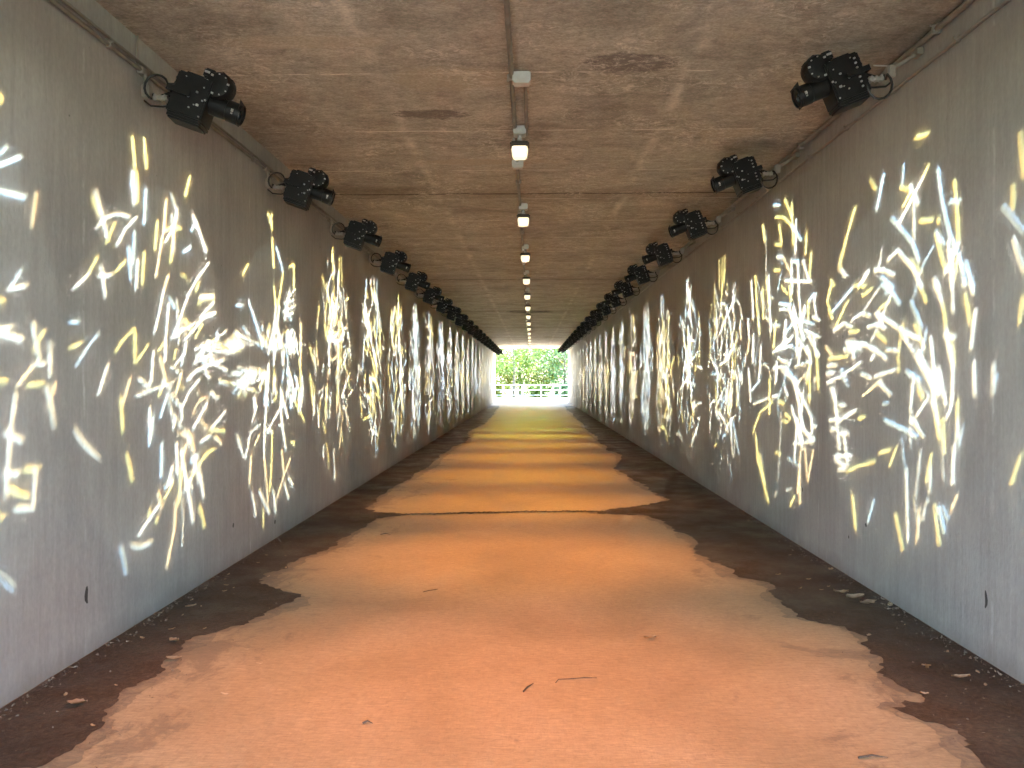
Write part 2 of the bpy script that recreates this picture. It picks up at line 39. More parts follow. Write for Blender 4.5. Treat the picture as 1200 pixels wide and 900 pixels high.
"R1":[["y",812.4,315.5,805.4,296.5,800.1,295.7,806.9,314.6],["b",776,326.6,753.4,321.4,753.4,323.4,776,328.7],["y",742.7,325.9,728.3,311.1,724.7,310.8,738.9,325.5],["y",729,311.9,720.5,300.5,716.8,300.1,725.3,311.5],["y",721.6,317.6,717.7,277.1,714.6,276.5,718.5,316.9],["y",770,313.3,742.1,307.4,742.1,309.2,770,315.2],["y",745.8,308.7,717.6,292.5,713.8,292.9,741.7,309.1],["b",723.8,296.2,694.9,277,691.7,277.2,720.3,296.3],["y",759.1,305.6,750.1,284.6,746.6,284.1,755.5,305],["y",769.8,285.7,747.5,281.7,747.5,283.6,769.8,287.6],["w",710.2,299.2,711.6,268.1,708.5,267.6,707.2,298.5],["y",683.3,281.7,685.6,262.9,682.8,262.4,680.5,281.1],["y",671.7,262.1,676.2,241.4,673.5,240.9,669,261.6],["w",763.8,272.4,744.6,269.3,744.6,271.1,763.8,274.3],["p",744.8,269.4,724.9,251.3,722,251.3,741.7,269.4],["y",772.6,260.3,753,257.5,753,259.6,772.6,262.4],["w",692.9,259.4,678.2,239.8,675.5,239.7,690.2,259.3],["b",717,260.4,700.1,257.7,700.1,259.7,717,262.3],["w",741,245.8,667.3,235.5,667.1,237.1,740.8,247.7],["w",722.9,264.3,720,231.2,716.9,230.9,719.8,263.9],["w",853,261.7,845.3,218.1,841,217.8,848.6,261.2],["y",838.6,266,831.2,227.3,827.1,226.9,834.4,265.5],["y",831.4,228,820.7,199.8,816.7,199.7,827.3,227.7],["y",811.1,249.2,809.5,215.3,805.6,215,807.2,248.7],["y",798.2,256.5,788.3,223.3,784.6,223,794.4,256.1],["w",791.8,259.6,783.9,197.7,780.2,197.5,788.1,259.1],["w",705,258,702.3,229.2,699.3,228.9,702,257.6],["w",702.3,229.8,697.2,204.5,694.3,204.4,699.4,229.6],["b",664.6,226,679.2,220.5,675.8,219.2,661.4,224.7],["w",664.9,219,658,201.4,655.4,201.4,662.3,218.9],["y",678.4,222.1,678.2,203.1,675.5,202.9,675.6,221.8],["b",758.1,225.6,720.5,220,719.7,221.7,757.3,227.4],["y",767,210.7,776,181.9,772.4,181.7,763.5,210.3],["w",772.8,177.3,728.9,188.9,732.6,190.4,776.9,178.9],["w",867.7,220.6,859.7,195.8,855.3,195.7,863.2,220.4],["w",845.2,202.2,848.8,176.4,844.5,176.2,840.9,201.9],["p",899,221,894.7,197.7,889.9,197.5,894.2,220.7],["w",754.8,219.8,725.3,217.1,725.3,218.6,754.8,221.3],["w",728.7,218.2,712.4,198.5,708.4,198.6,724.5,218.3],["b",741.1,192.9,708.4,205.6,711.8,206.7,744.8,194],["w",739.1,208.5,744.7,184.4,740.1,184,734.6,208.1],["w",718.1,220.9,707.5,194.8,703.4,194.7,713.9,220.7],["w",707.6,195.5,707.5,172.1,703.4,172,703.5,195.2],["w",687.9,218.1,697.6,194.3,694.1,193.9,684.4,217.6],["b",697.2,204.3,663.1,198.2,662.1,199.4,696.1,205.5],["w",687.8,195.1,650.4,186,648.8,187.1,686,196.3],["w",678.7,190,651.2,170.2,648.5,170.7,675.7,190.4],["w",702.6,187.8,673,170.8,670.3,171.4,699.5,188.4],["w",747,180.3,713.6,191.9,716.5,192.9,750.1,181.4],["w",712.8,213.2,687.4,186.6,684.2,186.9,709.3,213.3],["y",728.2,239.9,722.6,224.3,719.3,224.1,724.8,239.7],["w",772.9,206.4,753.4,202.9,752,204.1,771.5,207.6],["w",669.3,205.6,650.4,200.6,649,201.5,667.8,206.5],["w",660.8,225.4,665.6,220.4,661.8,219.6,657,224.5],["y",750.3,242.3,732.5,232.4,729.7,232.7,747.4,242.7],["w",664.8,189.4,660.1,170.6,657.3,170.7,661.9,189.4],["b",722.4,181.3,695.5,176.5,694.1,177.6,721,182.5],["w",816.6,187.9,824,151.6,819.9,151.5,812.6,187.6],["w",843.4,193.7,847.3,170.1,843,169.9,839.1,193.4],["p",861.8,194.7,867.8,180,863.3,179.7,857.3,194.3],["w",863.5,164.1,854.9,125.9,850.5,126.1,859,164.1],["b",851.7,137.2,811.9,151.7,815.5,152.6,855.7,138.1],["w",841.1,123.6,784.1,132.1,785.8,133.4,843,124.9],["y",776.2,129.3,820.2,116.4,817.6,115.5,773.8,128.4],["y",819.5,116.7,847.1,91.7,843,91.6,815.6,116.5],["y",835.1,90.8,829.4,70.1,825.2,70.6,830.9,91.2],["y",831.6,68.2,790.6,24.2,786.3,25.2,826.9,69],["y",823.7,71.3,801,40,797.2,40.8,819.6,71.9],["y",788,152.2,787.8,115,784,115.2,784.2,152.2],["w",776.3,132.8,757.9,134.4,759.2,136.4,777.6,134.8],["y",758.7,129.5,741.4,126.6,738.6,128.3,755.8,131.2],["y",740.4,118.1,724.2,113.5,720.4,114.9,736.5,119.6],["y",748.3,110.2,728.3,110.2,727.4,112,747.4,112.1],["y",768.1,77.9,750.3,76.2,747.4,78.1,765,79.9],["w",742.9,143.8,730,134.4,727.1,134.9,739.8,144.3],["w",722.5,126.3,707.7,108.9,703.8,109.5,718.4,126.9],["w",708.2,109.5,691.4,87.3,687.6,88,704.3,110.1],["w",719.8,151.8,696.7,136,693.2,136.7,716,152.4],["w",697.5,136.5,670.8,118.3,667.5,119.1,694,137.2],["w",671.4,119.1,668.7,104.1,665.1,104.4,667.7,119.4],["w",749.2,159.7,712.3,149.2,710,150.1,746.7,160.7],["p",685.7,156.1,713.8,144.2,711,143.4,683.1,155.3],["w",691.4,140.8,696.7,109.8,693.7,109.9,688.5,140.8],["y",673.7,175.9,675,131.2,672.2,131.3,670.9,175.8],["w",702.8,123.2,686.2,104.6,682.5,105.2,699,123.7],["w",686.5,104.7,662.6,98.7,660.3,99.9,684,105.9],["y",659,175.3,654,142.5,651.4,142.6,656.4,175.2],["w",707.7,105.9,713.2,75.8,709.6,76.1,704.2,106],["p",696.4,87.6,704.5,46,701.4,46.3,693.5,87.8],["p",699.1,68.3,697.8,37.4,694.8,37.9,696.1,68.7],["p",686,92.3,680.6,64.3,677.8,64.8,683.2,92.6],["p",665.6,90.5,678.2,61.1,675.4,61.3,663,90.6],["y",712.7,43.6,724.8,31.3,720.9,31.4,708.9,43.7],["w",671.1,110.9,657.4,109.7,655.8,111.3,669.4,112.6],["w",714.9,90.5,661,97,661.5,98.6,715.5,92.3],["w",776.7,161.5,733.7,163,734.4,164.7,777.5,163.3],["b",773,178.3,716,182.3,717.5,183.9,774.7,180],["w",761.9,172,723.5,164.7,721.4,166.1,759.5,173.4],["w",765.3,168.9,768.5,147.4,763.8,147.3,760.6,168.7],["w",712.2,162.6,673.5,165.8,674.5,167.2,713.3,164],["w",697.2,182.5,702.7,166.8,699.3,166.6,693.8,182.2],["w",681.7,181.6,671.2,164.1,668,164.3,678.5,181.7],["b",737.3,161.6,701.7,147.3,698.7,148.2,734,162.5],["w",714,148.1,697,119.1,693.1,119.5,710,148.4],["w",708.2,115.3,691.4,94.8,687.7,95.5,704.3,115.8],["w",697.2,107.9,670.3,98.2,667.5,99.3,694.2,109],["y",676.3,163.2,681.5,147.8,678.2,147.7,673,163],["y",660.7,151.1,649.7,151.1,649.7,152.4,660.7,152.4]],
"L1":[["y",694.2,305.5,706,298.3,708.9,299.3,697,306.6],["y",705.4,298.9,708,291.2,711.2,292,708.6,299.7],["y",708.3,307.3,700.4,296.6,703.4,297,711.4,307.7],["y",707.8,284.3,711.8,255.5,715,256,711,284.9],["b",718.7,277.6,739,256.7,742.4,257.5,721.9,278.4],["y",738.9,255.8,730.5,236.5,733.8,236.7,742.3,256.1],["y",730.8,237.2,722.6,221.8,725.8,221.9,734.2,237.4],["y",646.8,250.7,633.9,239.2,636.9,239,649.9,250.6],["b",620.9,212,637.2,212.8,637.8,214.6,621.5,213.8],["b",648.2,218.7,661.3,204.5,664.4,205.1,651.1,219.4],["b",660.8,205,683.6,181.8,686.8,182.3,663.9,205.6],["y",712.5,240,717.7,221.2,721,221.6,715.8,240.5],["y",760.6,263.8,775.8,269.2,772.6,270.3,757.4,264.9],["y",772.5,269.6,772.4,241.3,776.2,241.7,776.3,270.2],["w",751.8,231.4,782.4,244.5,779.7,245,749.3,231.9],["w",742.3,226.8,775.7,232.1,774.9,233.4,741.6,228],["w",740.1,217.7,782.1,227.3,780.3,228.4,738.5,218.7],["b",743.4,224.1,763.8,210.8,767.8,211.7,747.1,225],["w",742.7,212.6,773.1,219,771.5,220.2,741.2,213.7],["w",758.1,240.4,743.7,209.6,747.2,209.7,761.8,240.6],["y",702.8,202.1,687.9,182.3,690.8,182.1,705.9,202],["p",795.2,210.5,794.4,166,798.4,166.1,799.3,210.8],["y",825.3,187.8,843.1,172.8,847.5,173.3,829.4,188.4],["w",717.7,221.9,712.3,198.6,715.6,198.7,720.9,222.1],["w",712.4,199.2,712.2,164.5,715.5,164.6,715.7,199.4],["w",728,222.9,719.9,199.1,723.2,199.2,731.4,223.1],["b",709.1,194,725.6,201.9,724.1,202.2,707.7,194.3],["w",754.4,191.7,767.4,196.7,765.8,197.1,752.9,192],["w",654.6,191.1,640,193.4,639.3,192.8,653.8,190.5],["y",715.3,187.1,729.3,191,728.1,191.5,714.1,187.7],["w",700.6,181.1,717.3,187.6,716,187.9,699.3,181.5],["w",698.2,179.6,730.3,180.5,730.4,181.2,698.3,180.3],["w",636.1,188.4,622.1,191.8,621.1,191.2,635.1,187.8],["w",758.5,186.9,801.6,189.8,801.4,190.4,758.4,187.6],["w",684.9,182.6,672.1,184.5,670.9,183.7,683.7,181.7],["w",701,191.4,694.7,198,692.6,197.6,698.9,191],["w",688,185.5,685.9,191.2,683.8,191,685.9,185.3],["w",699.7,179.7,731.4,181,731.4,181.9,699.7,180.6],["w",719.5,185.8,730.3,192.9,728.4,193.1,717.6,186.1],["y",714.1,198.1,714.7,202.4,712.4,202.3,711.8,198],["b",684.4,195.5,681.7,200,679.7,199.7,682.3,195.2],["w",700.8,180.1,723.3,187.9,721.4,188.5,699,180.7],["b",709.2,197.2,719.4,202.7,717.9,203,707.7,197.5],["w",673.8,183.7,659.5,184.9,658.8,184.2,673.1,182.9],["b",711.8,180.6,727.6,180.6,727.9,181.5,712.1,181.5],["y",632.8,176.4,615.9,174.6,616.2,174,633.1,175.8],["w",620.5,176.9,608.9,176.2,609,175.6,620.5,176.3],["y",748.8,184.2,768.6,184.8,768.7,185.5,748.9,184.8],["w",662.2,181.1,649.6,181.5,649.1,180.7,661.8,180.3],["y",751,186.6,770.2,189.4,769.4,190.1,750.2,187.4],["y",688.8,185.3,678.1,189.7,676.1,189,686.8,184.7],["w",754.4,185.3,781.5,189.3,780.6,190.2,753.5,186.1],["w",643.5,186.4,621.2,189.1,620.3,188.3,642.5,185.6],["w",719,194.2,730.1,199.9,727.9,200.3,717,194.6],["w",631.4,187.3,618,191.8,616.9,191.3,630.2,186.8],["w",695.6,180.5,693.6,186.7,691.2,186.5,693.2,180.3],["w",661.5,184.8,641.6,187.6,640.8,186.9,660.6,184.1],["y",737.8,194.9,755.5,199.8,754.1,200.4,736.4,195.5],["w",744,184.3,769.7,189,768.6,189.8,742.9,185],["b",686.8,181,665.4,184.2,664.2,183.4,685.6,180.2],["w",685.1,196.3,683,201.2,681.3,201,683.4,196.1],["w",648.5,182.5,626.1,182.7,625.9,182.1,648.3,181.9],["w",791.5,187.7,814.9,188.3,815.1,189.2,791.7,188.5],["w",741,183.6,769.6,187.3,768.8,188.1,740.3,184.5],["w",697.8,181.5,706.8,185.9,705.3,186.2,696.4,181.8],["b",647.2,191.1,636.7,197.2,635.1,196.7,645.6,190.6],["b",747.1,184.5,769,187.7,768.2,188.4,746.3,185.2],["y",723.3,182.3,743.2,186.1,742,186.9,722.2,183.1],["w",630.8,180,619.1,181.3,618.5,180.8,630.2,179.4],["w",631.5,182.2,626.2,186.5,624.4,186.1,629.6,181.8],["w",623.8,177.2,606.4,173.2,607.2,172.5,624.7,176.5],["w",633.7,179.2,619.1,180.5,618.4,179.8,633,178.4],["y",626.4,183.8,611.6,187.4,610.4,186.7,625.2,183.2],["y",639.2,179.1,612.5,176.1,612.8,175.5,639.5,178.5],["y",636.6,179.1,615,179.3,614.8,178.8,636.4,178.6],["y",622,182.1,613.6,183.6,612.8,183,621.2,181.5],["w",627.5,183,616.7,185.4,615.7,184.8,626.4,182.4],["w",622.1,178.1,603.5,177.5,603.5,176.9,622,177.5],["y",633.7,180.4,616.2,182.5,615.3,181.7,632.9,179.6],["w",630.8,177.5,608.8,175,609.1,174.5,631.1,176.9],["w",625.3,176.6,609.4,171.5,610.2,171.1,626.2,176.1],["w",616.9,178.9,597.3,179.8,596.9,179,616.5,178.2],["w",620.7,179.3,600.6,181.3,600.1,180.8,620.2,178.7],["w",639.8,179.1,614.9,178.2,614.9,177.5,639.8,178.4],["y",626,177.6,606.9,175.2,607.3,174.4,626.5,176.8],["w",623.1,177.3,602.5,172.9,603.2,172.3,623.9,176.7],["w",623.8,182.3,603.8,183.7,603.4,183.2,623.3,181.7],["w",631.2,182.8,627.5,186,625.5,185.6,629.2,182.4],["y",615.7,181.3,594.4,181.6,594.1,180.9,615.4,180.5],["w",622.5,177.2,606.9,174.1,607.4,173.7,623,176.7],["w",621.8,180.1,599.4,180.3,599.1,179.5,621.5,179.3],["w",638.6,179.9,623.9,182.7,622.9,182,637.5,179.2],["y",620.4,178.5,595.5,175.8,595.8,175.2,620.6,178],["w",621.6,180.1,609.5,182.1,608.7,181.5,620.8,179.4],["w",705.4,193.7,705.4,186.6,707.6,186.7,707.7,193.8],["b",719,190.6,714.2,177.4,716.5,177.4,721.4,190.6],["w",755.2,201.5,748.4,193.7,750.9,193.6,757.7,201.4],["b",749.8,196.4,749.2,186.9,751.7,187,752.4,196.5],["b",768.5,204,760.2,195.7,762.7,195.6,771,203.9],["w",782.6,184.2,787.2,177.1,790,177.4,785.3,184.5],["w",778.8,190.1,772.4,176.6,775.1,176.5,781.5,190.1],["w",728.6,195.2,735.2,182.1,737.7,182.3,731,195.4],["w",767.9,193,770.3,178.1,773,178.2,770.6,193.2],["w",735.5,177.2,736.6,165.1,739.1,165.2,738,177.3],["w",763.2,192.3,755.1,183.8,757.6,183.7,765.7,192.2],["b",715.8,186.9,717.9,177.6,720.2,177.8,718.1,187.1],["b",735.2,193.6,732.3,182.8,734.7,182.8,737.7,193.6],["w",715.4,182.2,713.7,172.4,716,172.4,717.7,182.2],["w",775.8,200.7,769,185.1,771.6,185.1,778.6,200.8],["w",763.9,183.7,763.2,177.1,765.9,177.2,766.6,183.8],["w",779.7,194,783.5,180.2,786.2,180.4,782.5,194.2],["w",738.6,174.4,743.2,165,745.7,165.2,741.1,174.6],["w",737.5,195.7,730.1,181.8,732.5,181.8,739.9,195.7],["b",747.4,183.4,754.3,169.9,756.9,170.1,749.9,183.7],["w",757.2,198.4,753.6,184.2,756.2,184.3,759.8,198.5],["w",760.8,199.4,755.2,190.7,757.7,190.6,763.4,199.4],["w",704.3,183.1,696.8,176.5,698.8,176.3,706.4,182.9],["w",766.4,192.1,758.5,176.5,761.1,176.4,769.1,192.1],["w",771.3,187.2,775.7,178.6,778.5,178.8,774,187.5],["b",768.9,202.2,761.4,192.8,764,192.8,771.5,202.1],["w",704.6,189.1,697.9,174.8,700.1,174.8,706.8,189.1],["w",736.4,183.4,743.4,175.6,745.9,175.9,738.8,183.8],["w",758.7,184.5,759.3,177.5,761.9,177.6,761.3,184.7],["w",725.6,198.7,726.6,184,729,184.2,728,198.9],["b",691.5,159.6,678.7,153.7,680.6,153.1,693.5,159.1],["y",682.2,158.7,669.6,157.2,670.2,156.6,682.8,158.1],["w",681.3,158.8,659,156.7,659.5,155.9,681.8,157.9],["w",685.2,158,677.3,154.5,679.1,154,687.1,157.5],["w",639.4,161.3,622.6,161.6,622.4,161,639.3,160.8],["w",632.2,155.8,605.2,155.6,605.2,154.8,632.1,155],["w",660.5,158.8,636.7,155,637.3,154.4,661.2,158.2],["w",659.7,156.1,633.4,153.2,633.8,152.6,660.2,155.5],["w",669.8,158.8,642.7,155.7,643.2,155,670.4,158.1],["w",689.7,156.7,681.4,152,682.9,151.7,691.2,156.4],["w",675.8,146.6,676.8,140,678.8,140,677.7,146.6],["w",656.5,159.3,639.2,160,639,159.3,656.3,158.6],["w",682.3,158.9,668,156.1,669.1,155.3,683.5,158],["b",678.7,158.9,650.4,153.9,651.2,153.3,679.5,158.3],["y",680.3,159,653.7,155.6,654.2,155,680.8,158.4],["w",668.3,153.8,656,150.4,657.4,149.7,669.7,153.1],["y",679.2,148.3,674.8,144,677.2,143.6,681.7,148],["w",692,157.4,681.9,149.6,683.5,149.3,693.7,157.2],["y",682.6,149.7,671.1,144.5,672.9,144,684.6,149.2],["w",681,155.5,671.3,151.4,672.7,151,682.5,155],["w",648.1,149.7,626.8,145,628,144.2,649.3,148.9],["y",668.1,156.2,656.7,153.3,657.6,152.8,669.1,155.7],["w",682.2,152.9,676.9,145.4,679.1,145.2,684.4,152.7],["w",660.8,154.9,646.7,149.9,648.2,149.3,662.4,154.3],["y",682.9,159.5,657.4,157.8,657.6,157.2,683.1,158.9],["y",690.1,159.6,678.6,155.1,680.6,154.5,692.1,159],["b",660.4,157.9,629,157.1,629,156.5,660.5,157.3],["b",638.1,152.6,621.8,150.2,622.4,149.6,638.7,152],["b",688.1,158.7,680.1,155.2,682,154.7,690,158.2],["w",647.3,147.1,634.5,144,635.3,143.5,648.2,146.6],["b",639.8,157.5,610.6,157.7,610.5,156.8,639.7,156.6],["w",656.9,155.8,646.7,153.1,648.1,152.3,658.3,155],["b",635.2,148.8,618.8,144,619.8,143.5,636.3,148.3],["b",642.6,160.4,624,158.9,624.3,158.2,642.9,159.7],["b",688.2,158.3,673.7,154.6,674.7,154.1,689.3,157.8],["w",677.4,160.4,651.8,161.3,651.6,160.7,677.1,159.8],["y",621.7,147.1,601.7,150,601.1,149.3,621.1,146.4],["y",635.6,142.2,643,135.9,644.8,136.2,637.4,142.5],["w",654.5,142,672,139.3,672.6,139.9,655,142.6],["y",630.1,142.3,624.6,136.5,626.8,136.1,632.2,142],["y",650.9,141.8,669.8,139.9,670.3,140.5,651.4,142.5],["y",647.9,149.3,661.3,153,660.2,153.5,646.8,149.9],["w",648,146.9,674.6,150,674,150.7,647.4,147.6],["w",634.4,146,624.3,150.3,622.7,149.7,632.7,145.5],["b",637.2,149,644.7,156.2,642.4,156.5,635,149.4],["w",619.3,149.2,608.2,151,607.6,150.4,618.7,148.6],["w",637,142.9,640.3,137.2,642,137.3,638.8,143.1],["b",623.5,143.8,611.6,140.1,612.8,139.5,624.7,143.3],["w",635.6,144.5,650.7,140.9,651.9,141.6,636.7,145.2],["y",637.5,149.1,633.8,154,631.9,153.8,635.7,148.9],["y",636.5,146.4,631.8,151.3,630.4,151.1,635.1,146.2],["b",628.8,146.2,615.1,149.5,614,148.9,627.7,145.5],["w",645.7,143.8,661.9,141.8,662.4,142.5,646.2,144.5],["b",634.3,144.5,624.7,139.6,626.4,139.1,636,144],["w",640.5,146,649.1,151.2,647.8,151.5,639.1,146.3],["b",638.6,145.8,641,153.3,638.8,153.3,636.5,145.9],["w",798.9,139.3,791.1,127.7,794.1,127.5,801.9,139.1],["b",800.6,156.3,803.3,133.9,806.4,133.9,803.7,156.3],["b",753.5,141,755.4,131.9,758.1,131.9,756.2,141],["b",730,143.5,738,123,740.6,123,732.5,143.5],["y",761.7,149.4,754.5,140.8,757.2,140.6,764.4,149.2],["b",774.1,157.2,784.6,143.3,787.5,143.5,776.9,157.4],["w",804.1,143.6,799.1,124,802.2,123.9,807.2,143.5],["w",733.5,136.3,729.9,123,732.5,122.9,736.1,136.2],["w",717.3,154.9,710.5,139,712.9,138.9,719.7,154.8],["w",774.4,143.9,768.4,130.3,771.3,130.1,777.2,143.8],["w",790.6,138.5,795.3,119.3,798.3,119.2,793.6,138.5],["b",741.6,160.6,736.7,149.3,739.3,149.2,744.2,160.5],["w",794.1,136.5,786,116.8,788.9,116.5,797.1,136.4],["w",697.9,166.5,696.8,156.2,699.1,156.2,700.3,166.6],["y",719.4,139.4,714.2,130.2,716.6,129.9,721.8,139.2],["w",758.8,158.6,768.3,142.7,771,142.9,761.6,158.8],["y",735.9,140,731,131.9,733.5,131.7,738.5,139.8],["w",690.3,157.5,691.3,141.4,693.6,141.3,692.6,157.5],["b",689.8,144.1,687.2,127.9,689.4,127.8,692.1,144.1],["y",713.5,160.6,710.6,144.2,713.1,144.1,715.9,160.6],["y",788.9,142.9,786.8,128.2,789.7,128.1,791.8,142.9],["w",760,137.6,763.8,125.3,766.6,125.3,762.8,137.7],["b",751.6,150.2,762.9,137.8,765.6,138,754.2,150.4],["w",705.8,138.2,709.7,129.6,712.1,129.7,708.2,138.3],["w",710.5,149.3,719.5,137.6,721.9,137.8,712.9,149.5],["w",748.3,141.4,749.5,132.2,752.2,132.2,750.9,141.4],["y",689.3,151.4,690.3,142.9,692.6,142.9,691.5,151.4],["w",697.9,159.1,697.3,147.3,699.6,147.2,700.2,159.2],["w",780.4,154.5,787.1,142.2,790,142.3,783.3,154.7],["b",781.9,148.9,777.2,129.7,780.1,129.5,784.8,148.9],["b",766.1,150.2,775.6,130.4,778.4,130.4,768.9,150.3],["w",752.9,151.2,756.1,142.9,758.8,143,755.6,151.3],["b",693.2,142.3,697.3,126.5,699.6,126.5,695.5,142.3],["b",691.7,156.6,696.4,141.4,698.7,141.5,694,156.7],["w",755.4,164.3,760.9,146.5,763.6,146.6,758.1,164.5],["b",753.2,171.2,751.3,155.9,754,155.9,755.9,171.2],["w",621.6,105.3,636.3,85.2,638.8,85.2,623.9,105.4],["w",651.5,105,640.2,85,642.7,84.6,654.1,104.6],["w",652.9,104.8,679.6,111,677.8,111.9,651.2,105.6],["p",674.6,103.4,660.9,92.2,663.4,91.6,677.3,102.9],["p",653.5,85.8,648.8,60.3,651.4,59.9,656.1,85.5],["w",694,141.3,686.2,104.5,689.1,104.2,697,141.2],["w",686.3,105.1,684.6,80.4,687.6,80.1,689.2,104.8],["p",684.6,81,696,37,699,36.6,687.5,80.8],["y",706.5,101.9,704.7,71.2,707.8,70.9,709.6,101.7],["y",704.8,71.9,699.9,47.1,703,46.6,707.9,71.5],["w",737.1,127.9,706.2,110.5,709,109.8,740,127.3],["w",707.1,111,693.4,102.5,696.1,101.8,709.9,110.4],["w",730.7,142.5,753.9,111.1,757.4,111.2,733.9,142.7],["w",730.7,124.1,736.3,102.9,739.7,102.8,734,124.1],["w",736.1,103.5,746.6,81.5,750.1,81.3,739.4,103.5],["p",733.2,81.6,740.1,59.7,743.5,59.4,736.6,81.4],["p",761,72.5,735.7,53.1,738.9,52.3,764.4,71.7],["p",736.4,53.6,719.1,37.1,722.2,36.3,739.6,52.9],["w",741.4,48.9,754.7,31.2,758.2,31,744.8,48.8],["w",752.2,52.8,768.3,42.4,773.2,42.6,756.8,53.1],["y",761.8,87.4,776.1,83.9,779.2,85.6,764.8,89],["w",655.4,53.3,664.6,30.4,667.3,30,658,53],["w",671.1,53.3,698.5,26.7,702,26.7,674.2,53.4],["w",708.7,48.1,716.7,24.6,719.9,24.2,711.8,47.8],["y",682.4,33,683.4,17.6,686.3,17,685.4,32.5],["y",791.1,173.7,797.5,133.1,801.5,133,795,173.9],["y",771.6,130.2,808.1,106.2,811.8,106.5,774.9,130.6],["w",725.8,106.7,741.8,105.7,741.8,107.6,725.8,108.5],["w",689,103.8,708.6,101.5,709.3,103.1,689.6,105.4],["b",764.6,134.6,761.3,122.5,767.4,122.1,770.8,134.3],["y",828.3,156,842.9,117.2,847.3,117.1,832.6,156.2],["w",659.6,136.7,662,126,666.2,126,663.8,136.7],["w",667.5,128.3,655.5,114.9,658.3,114.5,670.4,127.9]]}
WET_LEFT = [(-2.044, 2.861), (-1.926, 2.884), (-1.897, 2.943), (-1.866, 3.122), (-1.867, 3.263), (-1.97, 3.574), (-1.947, 3.728), (-1.905, 3.862), (-1.971, 4.015), (-1.955, 4.209), (-1.927, 4.423), (-1.837, 4.58), (-1.705, 4.801), (-1.614, 5.121), (-1.598, 5.222), (-1.79, 5.388), (-2.0, 5.542), (-2.033, 5.914), (-1.962, 6.343), (-1.848, 6.502), (-1.765, 6.84), (-1.731, 7.542), (-1.695, 8.196), (-1.448, 8.383), (-1.471, 8.517), (-1.848, 8.562), (-1.916, 8.787), (-1.973, 9.543), (-1.966, 10.362), (-1.899, 11.146), (-1.785, 12.872), (-1.74, 15.763), (-1.739, 16.965), (-1.285, 18.126), (-1.509, 20.323), (-1.887, 22.35), (-1.577, 25.033), (-1.608, 29.177), (-1.623, 33.561)]
WET_RIGHT = [(1.767, 2.941), (1.765, 2.992), (1.786, 3.114), (1.822, 3.24), (1.797, 3.357), (1.708, 3.439), (1.655, 3.526), (1.865, 3.673), (1.819, 3.763), (1.799, 3.879), (1.885, 4.114), (1.97, 4.494), (1.911, 4.677), (1.724, 4.803), (1.704, 4.978), (1.681, 5.307), (1.769, 5.525), (1.575, 5.827), (1.474, 6.371), (1.487, 6.924), (1.485, 7.499), (1.419, 8.079), (1.253, 8.479), (0.741, 8.574), (0.75, 8.684), (1.256, 9.047), (1.735, 9.571), (1.616, 10.536), (1.536, 11.522), (1.453, 12.712), (1.232, 13.742), (1.718, 15.489), (1.443, 16.091), (1.428, 18.196), (1.608, 19.517), (1.61, 22.44), (1.771, 25.892), (1.812, 31.672)]

# ------------------------------------------------------------------ materials
def lnk(m, a, b): m.node_tree.links.new(a, b)
def mat(name, colr, rough=.7, metal=0, spec=.5):
    m = bpy.data.materials.new(name); m.use_nodes = True
    b = m.node_tree.nodes['Principled BSDF']
    b.inputs['Base Color'].default_value = (*colr, 1); b.inputs['Roughness'].default_value = rough
    b.inputs['Metallic'].default_value = metal; b.inputs['Specular IOR Level'].default_value = spec
    return m
def nd(m, t, **k):
    n = m.node_tree.nodes.new(t)
    for a, v in k.items(): setattr(n, a, v)
    return n
def coords(m, scale=(1, 1, 1), loc=(0, 0, 0)):
    tc = nd(m, 'ShaderNodeTexCoord'); mp = nd(m, 'ShaderNodeMapping')
    mp.inputs['Scale'].default_value = scale; mp.inputs['Location'].default_value = loc
    lnk(m, tc.outputs['Object'], mp.inputs[0]); return mp.outputs[0]
def noise(m, scale=(1, 1, 1), s=1, detail=4, rough=.6, dist=0, loc=(0, 0, 0)):
    n = nd(m, 'ShaderNodeTexNoise'); n.inputs['Scale'].default_value = s; n.inputs['Detail'].default_value = detail
    n.inputs['Roughness'].default_value = rough; n.inputs['Distortion'].default_value = dist
    lnk(m, coords(m, scale, loc), n.inputs['Vector']); return n.outputs['Fac']
def ramp(m, fac, stops, interp='LINEAR'):
    r = nd(m, 'ShaderNodeValToRGB'); e = r.color_ramp.elements; r.color_ramp.interpolation = interp
    while len(e) < len(stops): e.new(.5)
    for el, (p, c) in zip(e, stops):
        el.position = p; el.color = (*c, 1) if not isinstance(c, (int, float)) else (c, c, c, 1)
    lnk(m, fac, r.inputs[0]); return r.outputs[0]
def mix(m, fac, a, b, mode='MIX'):
    n = nd(m, 'ShaderNodeMix', data_type='RGBA', blend_type=mode)
    for sock, v in ((n.inputs[0], fac), (n.inputs[6], a), (n.inputs[7], b)):
        if isinstance(v, (int, float)): sock.default_value = v
        elif isinstance(v, tuple): sock.default_value = (*v, 1)
        else: lnk(m, v, sock)
    return n.outputs[2]
def mth(m, op, a, b=0, c=None):
    n = nd(m, 'ShaderNodeMath', operation=op)
    for i, v in enumerate((a, b) + ((c,) if c is not None else ())):
        if isinstance(v, (int, float)): n.inputs[i].default_value = v
        else: lnk(m, v, n.inputs[i])
    return n.outputs[0]
def sep(m):
    s = nd(m, 'ShaderNodeSeparateXYZ'); lnk(m, coords(m), s.inputs[0]); return s.outputs
def bump(m, h, strength=.3, dist=.01):
    b = nd(m, 'ShaderNodeBump'); b.inputs['Strength'].default_value = strength; b.inputs['Distance'].default_value = dist
    lnk(m, h, b.inputs['Height']); lnk(m, b.outputs[0], m.node_tree.nodes['Principled BSDF'].inputs['Normal'])
def base(m, c): lnk(m, c, m.node_tree.nodes['Principled BSDF'].inputs['Base Color'])
